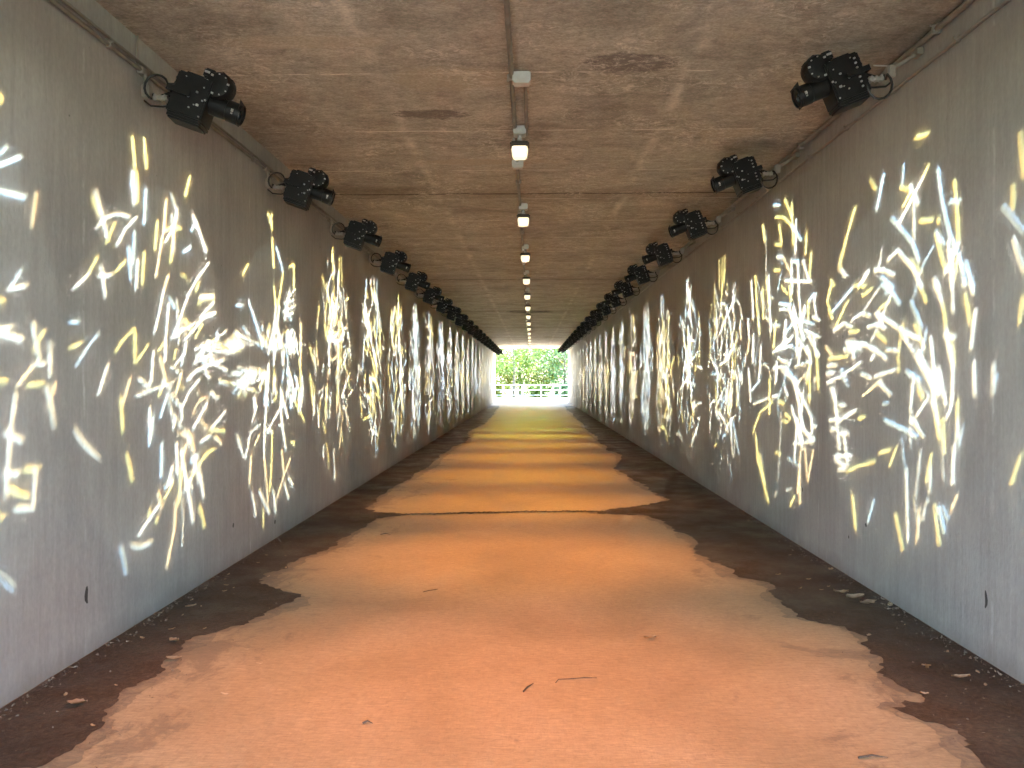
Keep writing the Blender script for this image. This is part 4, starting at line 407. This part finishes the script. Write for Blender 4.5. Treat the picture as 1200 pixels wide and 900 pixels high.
def make_projector(s):
    f, u, m_ = frame(s); root = empty('projector', (s * PX[s], 0, PZ[s]))
    T = lambda x, y, z: m_ @ Vector((x, y, z))
    b = MB(); b.box(-.01, 0, -.005, .215, .20, .265, m_, .010); b.box(-.005, 0, -.145, .215, .17, .04, m_, .012); b.box(-.03, 0, .128, .12, .15, .03, m_, .01)
    for k in range(6): b.box(-.116, 0, -.10 + k * .036, .014, .17, .012, m_)
    b.m(0)
    for (x, z, q) in ((.03, .03, .013), (-.012, -.012, .012), (.055, -.045, .016), (.075, -.01, .010), (.012, -.075, .010), (.085, -.11, .010), (.06, .07, .008), (-.06, .10, .007), (.09, .0, .012), (.035, -.05, .008)):
        b.box(x, -.104, z, q, .012, q * .9, m_, .002)
    if s > 0:
        for k in range(7): b.box(-.082 + .002 * k, -.104, .088 - k * .030, .013, .012, .011, m_, .002)
    b.m(1); b.build('body', [M['black'], M['bright']], root, True)
    # colour wheel housing above the barrel
    wb = MB(); wb.lathe([(-.06, .05), (-.055, .074), (-.03, .088), (.035, .088), (.055, .078), (.06, .05)], T(.118, -.02, .125), (0, 1, 0), 24)
    wb.box(.045, -.02, .175, .07, .10, .06, m_, .01)
    for k in range(8):
        a = k * 2 * math.pi / 8; wb.box(.118 + .083 * math.cos(a), -.02, .125 + .083 * math.sin(a), .013, .06, .016, m_)
    wb.m(0)
    for k in range(9):
        a = k * 2 * math.pi / 9 + .3; q = .008 + .006 * (k % 3 == 0); wb.box(.118 + .064 * math.cos(a), -.081, .125 + .064 * math.sin(a), q, .008, q * .8, m_)
    wb.box(.035, -.073, .178, .03, .01, .012, m_)
    wb.m(1); wb.build('wheel_housing', [M['blackfin'], M['bright']], root, True)
    # lens barrel, hollow, open at the front
    bb = MB(); bb.lathe([(.085, .052), (.085, .062), (.200, .062), (.205, .066), (.275, .066), (.290, .064), (.290, .0595), (.265, .059), (.115, .0555), (.10, .050)], T(0, 0, BV), f, 28, True)
    barrel = bb.build('lens_barrel', M['black'], root, True)
    sb = MB(); sb.box(.247, -.067, BV - .004, .014, .008, .018, m_); sb.box(.247, -.063, BV - .022, .011, .008, .008, m_); sb.build('focus_knob', M['steel'], barrel)
    # yoke, arm and clamp back to the wall
    yb = MB()
    for yy in (-.118, .118):
        yb.box(-.07, yy, .0, .14, .008, .035, m_, .003)
    yb.box(-.14, 0, 0, .012, .236, .035, m_)
    yb.tube([T(-.14, 0, 0), Vector((s * .24, 0, .02)), Vector((s * .30, 0, .05))], .016, 10)
    yb.build('yoke', M['blackfin'], root)
    cb = MB()
    for k, (d, q) in enumerate(((.175, .03), (.205, .026), (.235, .033))): cb.box(s * d, -.035, .005 + .003 * k, .015, .045, q * 1.25, None, .004)
    cb.tube([(s * .16, -.035, .008), (s * .25, -.035, .008)], .016, 10)
    cb.build('connector', M['steel'], root)
    pb = MB(); D = W - PX[s]; pb.box(s * .295, -.03, .05, .05, .06, .08, None, .008); pb.box(s * (D - .022), -.02, .175, .04, .09, .045, None, .004); pb.tube([(s * .29, -.02, .06), (s * (D - .03), -.02, .165)], .013, 10); pb.build('wall_bracket', M['pipebright'], root)
    lp = MB()
    sgn = .09 if s < 0 else -.10
    E = T(-.10, -.09, .04 if s < 0 else -.06); cx, cz = s * .20, sgn * .55
    arc = [Vector((cx + s * .075 * math.cos(a), -.10, cz + abs(sgn) * .85 * math.sin(a) * (1 if sgn > 0 else -1))) for a in [(-.9 + k * .42) for k in range(10)]]
    lp.tube([Vector((s * .26, -.05, .0))] + arc + [E], .0075, 8)
    lp.tube([Vector((s * .29, -.07, -.02)), Vector((s * .24, -.09, -.06)), Vector((s * .16, -.10, -.07)), T(-.11, -.07, -.10)], .006, 8)
    lp.build('cable', M['cable'], root, True)
    lamp = f * .165 + u * BV
    return root, lamp, f
NP = 22
made = {}
for s, y0, side in ((-1, PY[-1], 'left'), (1, PY[1], 'right')):
    proto, lamp, fwd = make_projector(s)
    protomesh = None
    for i in range(-1, NP - 1):
        o = proto if i == -1 else copy_tree(proto)
        o.location.y = y0 + PITCH * i
        o.name = 'projector'
        k = i + 1
        where = 'nearest the camera' if k == 0 else 'at the far end' if k == NP - 1 else '%s from the near end' % ORD[k]
        tag(o, 'black gobo projector on the %s wall, %s, lens barrel aimed across' % (side, where), 'projector', 'gobo projectors along the %s wall' % side)
made_roots = [o for o in list(col.objects) if o.name.startswith('projector') and o.type == 'EMPTY']
trace = {(1, -1): 'LN', (1, 0): 'L0', (1, 1): 'L1', (-1, -1): 'RN', (-1, 0): 'R0', (-1, 1): 'R1'}
for o in made_roots:
    s = 1 if o.location.x > 0 else -1; i = round((o.location.y - PY[s]) / PITCH)
    f, u, m_ = frame(s); root = Vector(o.location); lamp = root + f * .165 + u * BV
    key = trace.get((s, i)); yc = o.location.y + (.15 if s > 0 else .6)
    if key:
        quads = [(q[0], [(q[j] / 100, q[j + 1] / 100) for j in (1, 3, 5, 7)]) for q in PATTERNS[key]]
        yc = {'LN': 2.88, 'L0': 5.0, 'L1': 7.16, 'RN': 3.06, 'R0': 5.30, 'R1': 7.56}[key]
        extra = [q for q in random_pattern(300 + 11 * i + s, yc, 0)][:40]
        extra = [q for q in extra if (key == 'L0' and q[1][0][0] > yc + .05) or key in ('R0', 'R1')]
        for c_, q in extra:                      # thin filler strokes between the broad ones
            mx = [sum(p_[0] for p_ in q) / 4, sum(p_[1] for p_ in q) / 4]; a_, b_ = Vector(q[0]) - Vector(q[1]), Vector(q[3]) - Vector(q[0])
            t_ = .6; n_ = [Vector(q[0]) - a_ * (1 - t_) / 2, Vector(q[1]) + a_ * (1 - t_) / 2, Vector(q[2]) + a_ * (1 - t_) / 2, Vector(q[3]) - a_ * (1 - t_) / 2]
            quads.append((c_, [(v.x, v.y) for v in n_]))
        if key in ('RN', 'LN'):
            quads += [q for q in random_pattern(90 + s, yc, 0) if max(p_[0] for p_ in q[1]) < (3.0 if key == 'LN' else 3.2)]
        var = (key,)
    else:
        far = min(1, max(0, (i - 1) / 7)); var = (s, i if i < 9 else 9 + i % 5)
        quads = random_pattern(1000 + 37 * i + 7 * s, yc, far) if var not in made else None
    if var not in made: made[var] = pattern_mesh(quads, yc, -s * W, lamp, f, .112, root)
    barrel = [c_ for c_ in o.children if c_.name.startswith('lens_barrel')][0]
    gl = bpy.data.objects.new('pattern_glass', made[var]); col.objects.link(gl); gl.parent = barrel
    near = i <= 5
    side_ = Vector((0, 1, 0)).cross(f).normalized(); lat = f.cross(side_)
    lights = [('warm', P_SHARP, .00028, (1, .84, .50), -.00024), ('cool', P_SHARP, .00028, (.64, .86, 1), .00024), ('glow', P_GLOW, .0019, (1, .96, .88), 0)] if near else [('far', P_SHARP * 1.9, .00028, (.97, .97, 1), 0)]  # beam split into offset tints for fringes; extra glow lamp added to imitate halation
    for kk, en, rad, cl, off in lights:
        d = spot_data(kk, en, rad); d.color = cl
        l = bpy.data.objects.new('projector_light', d); col.objects.link(l); l.parent = barrel
        l.location = lamp - root + (lat + side_ * .7) * off; l.rotation_euler = f.to_track_quat('-Z', 'Y').to_euler()

# ------------------------------------------------------------------ ceiling lamps
LX = -.10
def make_lamp():
    r = empty('ceiling_lamp', (LX, 0, H))
    b = MB(); b.box(0, 0, -.036, .105, .13, .07, None, .008); b.build('mounting_box', M['box'], r)
    b = MB(); b.tube([(0, 0, -.07), (0, 0, -.135)], .018, 12); b.box(0, 0, -.105, .045, .045, .02, None, .004); b.build('stem', M['steel'], r, True)
    b = MB(); b.box(0, 0, -.152, .160, .145, .04, None, .012); b.box(0, .068, -.20, .145, .02, .085, None, .006); b.build('housing', M['bronze'], r, True)
    b = MB(); v = []
    for z, hx, hy in ((-.1725, .064, .056), (-.20, .068, .058), (-.245, .062, .052), (-.265, .050, .042)):
        v.append([b.bm.verts.new((hx * sx, -.006 + hy * sy, z)) for sx, sy in ((-1, -.6), (-.75, -1), (.75, -1), (1, -.6), (1, .6), (.75, 1), (-.75, 1), (-1, .6))])
    for A, B in zip(v, v[1:]):
        for k in range(8): b.bm.faces.new((A[k], A[(k + 1) % 8], B[(k + 1) % 8], B[k]))
    b.bm.faces.new(v[0]); b.bm.faces.new(v[-1]); b.build('glass', M['glass'], r, True)
    return r
def lamp_colour(y):
    st = [(0, (1, .26, .05)), (3.6, (1, .29, .045)), (6.4, (1, .41, .05)), (9.2, (1, .54, .05)), (12, (1, .66, .045)), (15, (.95, .74, .04)), (18, (.76, .86, .04)), (21, (.48, .90, .04)), (24, (.20, .90, .05)), (29, (.10, .88, .16)), (50, (.3, .8, .5))]
    for (a, ca), (b_, cb) in zip(st, st[1:]):
        if y <= b_:
            t = max(0, (y - a) / (b_ - a)); return [ca[i] + (cb[i] - ca[i]) * t for i in range(3)]
    return st[-1][1]
lp0 = make_lamp()
for k in range(-1, 17):
    y = 3.6 + 2.79 * k
    o = lp0 if k == -1 else copy_tree(lp0)
    o.location.y = y
    n = k + 1
    tag(o, ('small ceiling lamp with cream glass under a dark cap, %s' % ('nearest to the camera' if n == 0 else 'farthest down the row' if n == 17 else '%s in the row' % ORD[n])), 'lamp', 'lamps along the ceiling conduit')
    L = bpy.data.lights.new('lamp_light', 'SPOT'); L.energy = P_LAMP * (1.0 if y < 5 else 1.05 if y < 8 else max(.78, 1 - (y - 8) * .03) if y < 19 else 1.5); L.color = lamp_colour(y); L.spot_size = R(64 if y < 5 else 49); L.spot_blend = 1; L.shadow_soft_size = .05
    lo = bpy.data.objects.new('lamp_light', L); col.objects.link(lo); lo.parent = o; lo.location = (0, 0, -.30); lo.scale = (1.55, 1, 1)

# ------------------------------------------------------------------ conduits and boxes
def strap_copies(proto, places, parent):
    for k, loc in enumerate(places):
        o = proto if k == 0 else proto.copy()
        if k: col.objects.link(o)
        o.parent = parent; o.location = loc
def conduit(name, label, x, z, r, y0, y1, pitch, start, material, second=None):
    t = empty(name, (x, y0, z)); tag(t, label, 'conduit')
    n = 30; b = MB()
    b.tube([(0, (y1 - y0) * k / n, .004 * math.sin(k * 1.7)) for k in range(n + 1)], r, 10)
    b.build('pipe', material, t, True)
    if second:
        b = MB(); b.tube([(second[0], (y1 - y0) * k / n, second[1] + .003 * math.sin(k * 2.3)) for k in range(n + 1)], second[2], 8); b.build('pipe', M['pipe'], t, True)
    side = 1 if x > 0 else -1
    b = MB()
    if abs(x) < 1: b.box(0, 0, 0, r * 3.6, .025, r * 2.5, None, .003); b.tube([(-r * 1.5, 0, -r), (-r * 1.5, 0, -r * 1.9)], .006, 8)
    else: b.box(0, 0, 0, r * 2.6, .025, r * 2.7, None, .003); b.box(side * r * .7, 0, r * 1.7, r * .7, .022, r * 1.4); b.tube([(-side * r * 1.2, 0, r * 1.2), (-side * r * 2.2, 0, r * 1.2)], .006, 8)
    st = b.build('strap', M['pipebright'], t)
    places = []; y = start
    while y < y1: places.append((0, y - y0, 0)); y += pitch
    strap_copies(st, places, t)
    return t
conduit('conduit', 'twin grey conduit strapped along the left wall under the projectors', -W + .024, 3.425, .013, Y0 + .1, 50.5, 1.13, .9, M['pipe'], (.004, .038, .009))
conduit('conduit', 'thick grey conduit in the corner between right wall and ceiling', W - .035, 3.592, .019, Y0 + .1, 50.5, 1.13, 1.2, M['pipe'])
conduit('conduit', 'thin pale conduit along the right wall below the corner conduit', W - .018, 3.445, .011, Y0 + .1, 50.5, .76, .6, M['pipebright'])
conduit('conduit', 'grey conduit running down the middle of the ceiling between lamps', LX - .04, H - .02, .017, Y0 + .1, 50.3, 1.395, 1.1, M['pipe'])
b = MB(); b.tube([(0, k * .2, -.002) for k in range(7)], .014, 10)
t = b.build('conduit', M['pipe'], None, True); t.location = (LX + .055, 5.32, H - .017); tag(t, 'short second conduit from the large ceiling box to the first lamp', 'conduit')
b = MB(); b.box(0, 0, -.035, .125, .10, .07, None, .008); b.box(0, 0, -.074, .105, .08, .008, None, .002)
t = b.build('junction_box', M['box']); t.location = (LX + .03, 5.26, H - .004); tag(t, 'large pale junction box on the ceiling in front of the lamps', 'junction box')
b = MB(); b.box(0, 0, -.035, .11, .09, .07, None, .008); b.box(0, 0, -.074, .09, .07, .008, None, .002)
j0 = b.build('junction_box', M['box'])
for n, k in enumerate(range(1, 17)):
    o = j0 if n == 0 else j0.copy()
    if n: col.objects.link(o)
    o.location = (LX - .035, 3.6 + 2.79 * k + .95, H - .004)
    tag(o, 'small grey junction box on the ceiling just beyond the %s lamp' % ORD[k + 1], 'junction box', 'small boxes between the ceiling lamps')
b = MB(); b.tube([(0, 0, 0), (.0, .01, .19)], .006, 8)
t = b.build('wire', M['pipebright'], None, True); t.location = (-W + .012, 4.62, 3.44); tag(t, 'short pale wire rising from the left conduit to the ceiling', 'wire')
b = MB(); b.tube([(0, 0, 0), (-.04, .02, .045), (-.11, .05, .06)], .005, 8)
t = b.build('wire', M['bright'], None, True); t.location = (W - .07, 5.05, 3.53); tag(t, 'pale loose wire end above the nearest right projector bracket', 'wire')

# ------------------------------------------------------------------ litter on the floor
def leaf(name, L, w, seed, curl=.25):
    r = random.Random(seed); bm = bmesh.new(); n = 7; rows = []
    for i in range(n):
        t = i / (n - 1); hw = w / 2 * math.sin(math.pi * (.06 + .9 * t)) * r.uniform(.75, 1.1); z = curl * L * (t - .5) ** 2 * 2 + .004
        rows.append([bm.verts.new(((t - .5) * L, k * hw, z + abs(k) * w * .18 * r.uniform(.4, 1.5) + r.uniform(0, .002))) for k in (-1, 0, 1)])
    for A, B in zip(rows, rows[1:]):
        for k in range(2): bm.faces.new((A[k], A[k + 1], B[k + 1], B[k]))
    bmesh.ops.solidify(bm, geom=bm.faces[:], thickness=.0012)
    me = bpy.data.meshes.new(name); bm.to_mesh(me); bm.free(); me.materials.append(M['leafd'])
    for p_ in me.polygons: p_.use_smooth = True
    o = bpy.data.objects.new(name, me); col.objects.link(o); return o
for i, (x, y, L, w, rz, lab) in enumerate([
    (-2.10, 3.45, .09, .040, .1, 'pale dead leaf on the damp left floor edge near the camera'),
    (.69, 4.42, .075, .022, .2, 'lone pale leaf on the dry floor right of centre'),
    (2.17, 5.38, .10, .05, -.3, 'pale leaf at the back of the leaf pile by the right wall'),
    (2.215, 5.25, .13, .06, .1, 'largest pale leaf in the pile by the right wall'),
    (2.25, 5.13, .13, .055, .3, 'curled pale leaf at the front of the right pile'),
    (1.975, 4.49, .035, .02, .5, 'tiny leaf scrap on the edge of the right damp strip'),
    (2.064, 4.02, .045, .02, -.2, 'brown leaf scrap in the middle of the right damp strip'),
    (2.375, 5.09, .07, .035, 1.1, 'leaf leaning at the foot of the right wall beside the pile'),
    (2.16, 3.87, .10, .03, .1, 'long dull leaf on the right damp strip closest to camera'),
    (2.36, 6.05, .06, .03, .7, 'small leaf at the right wall foot beyond the pile'),
    (-1.92, 4.02, .08, .03, .2, 'brown leaf on the edge of the left damp strip'),
    (-2.05, 4.3, .07, .04, -.4, 'crumpled leaf in the middle of the left damp strip'),
    (-2.25, 4.95, .07, .03, .6, 'narrow leaf on the left damp strip close to the wall')]):
    o = leaf('dead_leaf', L, w * 1.35, i, .22 if i in (2, 3, 4, 7) else .12); o.location = (x, y, .0085); o.rotation_euler.z = rz; tag(o, lab, 'leaf')
for s, side, n in ((-1, 'left', 24), (1, 'right', 14)):
    r = random.Random(40 + s); pr = leaf('leaf_scrap', .03, .014, 77 + s, .2)
    for k in range(n):
        o = pr if k == 0 else pr.copy()
        if k: col.objects.link(o)
        o.location = (s * r.uniform(1.86, 2.36) if k < n * .8 or s > 0 else s * r.uniform(1.4, 1.9), r.uniform(3.2, 6.6), .0085); o.rotation_euler.z = r.uniform(0, 6.3); q = r.uniform(.6, 1.6); o.scale = (q, q, q)
        tag(o, 'tiny pale leaf scrap scattered on the damp floor by the %s wall' % side, 'leaf scrap', 'leaf scraps on the %s damp strip' % side)
for pts, loc, lab in (([(-.05, -.03, .005), (-.01, 0, .008), (.03, .03, .006), (.05, .03, .01)], (-.72, 5.39), 'short dark twig on the dry floor left of centre'),
                      ([(-.09, -.03, .005), (-.075, .005, .008), (-.03, .015, .006), (.06, .03, .008), (.12, .035, .005)], (.21, 3.8), 'bent dark twig on the orange floor near the camera'),
                      ([(-.03, -.05, .005), (-.01, 0, .007), (.02, .05, .005)], (-.01, 3.71), 'thin twig lying beside the bent twig near the camera'),
                      ([(-.05, 0, .006), (0, .01, .014), (.05, 0, .006)], (-1.42, 7.34), 'stubby black twig in front of the floor joint on the left'),
                      ([(-.02, .0, .006), (0, .01, .012), (.025, 0, .006)], (-.72, 3.30), 'tiny dark bark chip on the near floor left of centre'),
                      ([(-.06, 0, .006), (0, .012, .01), (.06, .004, .006)], (1.36, 3.05), 'dark twig on the bottom right near the damp strip')):
    b = MB(); b.tube(pts, [.0024 + .002 * (len(pts) < 4)] * (len(pts) - 1) + [.0012], 7); o = b.build('twig', M['twig'], None, True); o.location = (*loc, 0); tag(o, lab, 'twig')
bm = bmesh.new(); r = random.Random(8)
for k in range(3600):
    s = r.choice((-1, 1)); y = 2.2 + 26 * r.random() ** 2
    d = abs(r.gauss(0, .05)) if r.random() < .72 else r.uniform(0, .75)
    q = r.uniform(.003, .011) * (1 if d < .12 else .7); x = s * (2.42 - d)
    v = [bm.verts.new((x + r.uniform(-q, q) * 1.3, y + r.uniform(-q, q) * 1.3, .006 + (q * r.uniform(.4, 1.2) if j == 3 else 0))) for j in range(4)]
    for t_ in ((0, 1, 3), (1, 2, 3), (2, 0, 3)): bm.faces.new([v[j] for j in t_])
me = bpy.data.meshes.new('grit'); bm.to_mesh(me); bm.free(); me.materials.append(M['grit'])
o = bpy.data.objects.new('grit', me); col.objects.link(o); tag(o, 'loose grit and leaf crumbs along both wall feet', 'grit', kind='stuff')

# ------------------------------------------------------------------ outside the far end: railing, post, trees, shrubs
FY = Y1 + 12.6
t = empty('railing', (0, FY, 0)); tag(t, 'pale metal railing across the path beyond the tunnel mouth', 'railing')
b = MB(); b.tube([(-12, 0, 1.08), (12, 0, 1.08)], .032, 10); b.build('top_rail', M['rail'], t, True)
for z in (.22, .65): b = MB(); b.tube([(-12, 0, z), (12, 0, z)], .02, 8); b.build('lower_rail', M['rail'], t, True)
b = MB(); b.box(0, 0, .55, .08, .08, 1.1, None, .01); ps = b.build('post', M['rail'], t)
strap_copies(ps, [(-12 + 1.6 * k, 0, 0) for k in range(16)], t)
b = MB(); b.box(0, 0, .5, .22, .22, 1.0, None, .03); b.box(0, 0, 1.03, .26, .26, .06, None, .02)
o = b.build('wooden_post', M['wood']); o.location = (-2.35, Y1 + 11.9, 0); tag(o, 'stout ochre post in front of the railing, left side', 'post')
def tree(x, y, h, rad, seed, lm, label, name='tree', trunk=True, nclump=190, low=.28):
    r = random.Random(seed); root = empty(name, (x, y, 0)); tag(root, label, 'tree' if trunk else 'shrub', 'trees and shrubs beyond the railing')
    if trunk:
        b = MB(); b.tube([(0, 0, -.1), (.05, 0, h * .25), (-.05, .1, h * .5), (.1, 0, h * .85)], [h * .012, h * .010, h * .007, h * .002], 10)
        for k in range(9):
            a = r.uniform(0, 6.28); z = h * r.uniform(low, .75); L = rad * r.uniform(.5, .95)
            b.tube([(0, 0, z), (math.cos(a) * L * .5, math.sin(a) * L * .5, z + L * .3), (math.cos(a) * L, math.sin(a) * L, z + L * .45)], [h * .004, h * .0025, h * .001], 6)
        b.build('trunk', M['bark'], root, True)
    V, F_ = [], []
    for c_ in range(nclump):
        while 1:
            p_ = Vector((r.uniform(-1, 1), r.uniform(-1, 1), r.uniform(-1, 1)))
            if .25 < p_.length < 1: break
        lo, hi = (low * h, h) if trunk else (0, h)
        cc = Vector((p_.x * rad, p_.y * rad, (lo + hi) / 2 + p_.z * (hi - lo) / 2)); cr = rad * r.uniform(.13, .27)
        for k in range(42):
            d = Vector((r.gauss(0, 1), r.gauss(0, 1), r.gauss(0, .7))); q = cc + d * cr * .55; sz = r.uniform(.07, .15)
            if q.z < .05: q.z = .05 + abs(q.z)
            ax = Vector((r.gauss(0, 1), r.gauss(0, 1), r.gauss(0, .6))).normalized(); bx = ax.orthogonal().normalized(); i = len(V)
            V += [q + ax * sz, q + bx * sz * .5, q - ax * sz, q - bx * sz * .5]; F_.append((i, i + 1, i + 2, i + 3))
    me = bpy.data.meshes.new('crown'); me.from_pydata(V, [], F_); me.materials.append(M[lm])
    o = bpy.data.objects.new('crown' if trunk else 'foliage', me); col.objects.link(o); o.parent = root
tree(-1.55, Y1 + 14.5, 9.5, 3.4, 1, 'leaf1', 'mid green tree with slender trunk behind the railing, left of centre', low=.17)
tree(2.9, Y1 + 16, 9, 3.2, 2, 'leaf2', 'blue green tree behind the railing at the right of the opening', low=.08)
tree(1.1, Y1 + 20, 8.5, 3.0, 3, 'leaf3', 'yellow green tree in the middle behind the front trees', low=.12)
tree(-5.2, Y1 + 18, 10, 3.6, 4, 'leaf1', 'tall green tree hidden partly by the left tunnel wall', low=.1)
tree(6.8, Y1 + 19, 10, 3.6, 5, 'leaf2', 'tall green tree hidden partly by the right tunnel wall', low=.1)
tree(-1.2, Y1 + 27, 13, 5, 6, 'leaf2', 'big dark tree at the back left of the opening', low=.05, nclump=260)
tree(4.5, Y1 + 29, 13, 5, 7, 'leaf1', 'big green tree at the back right of the opening', low=.05, nclump=260)
tree(-9, Y1 + 27, 13, 5, 8, 'leaf1', 'broad green tree far left behind the railing', low=.05)
tree(11, Y1 + 28, 13, 5, 9, 'leaf3', 'broad yellow green tree far right behind the railing', low=.05)
for i, (x, y, h, rr, lm, lab) in enumerate(((-3.4, 21, 4.6, 2.3, 'leaf3', 'tall yellow green bush at the left behind the front trees'), (.2, 23, 5.0, 2.6, 'leaf1', 'tall mid green bush behind the middle of the railing'),
        (3.6, 22, 4.8, 2.4, 'leaf2', 'tall blue green bush at the right behind the front trees'), (-7.2, 22, 5, 2.5, 'leaf1', 'tall bush hidden far left of the opening'), (7.4, 23, 5, 2.5, 'leaf3', 'tall bush hidden far right of the opening'))):
    tree(x, Y1 + y, h, rr, 60 + i, lm, lab, 'shrub', False, 150)
for i, (x, y, h, rr, lm, lab) in enumerate(((-3.0, 14.0, 1.3, 1.1, 'leaf3', 'low yellowish shrub behind the railing on the left'), (0.6, 14.6, 1.0, 1.0, 'leaf1', 'low green shrub behind the middle of the railing'),
                                   (3.0, 14.2, 1.2, 1.1, 'leaf2', 'low dark shrub behind the railing on the right'))):
    tree(x, Y1 + y, h, rr, 20 + i, lm, lab, 'shrub', False, 40)
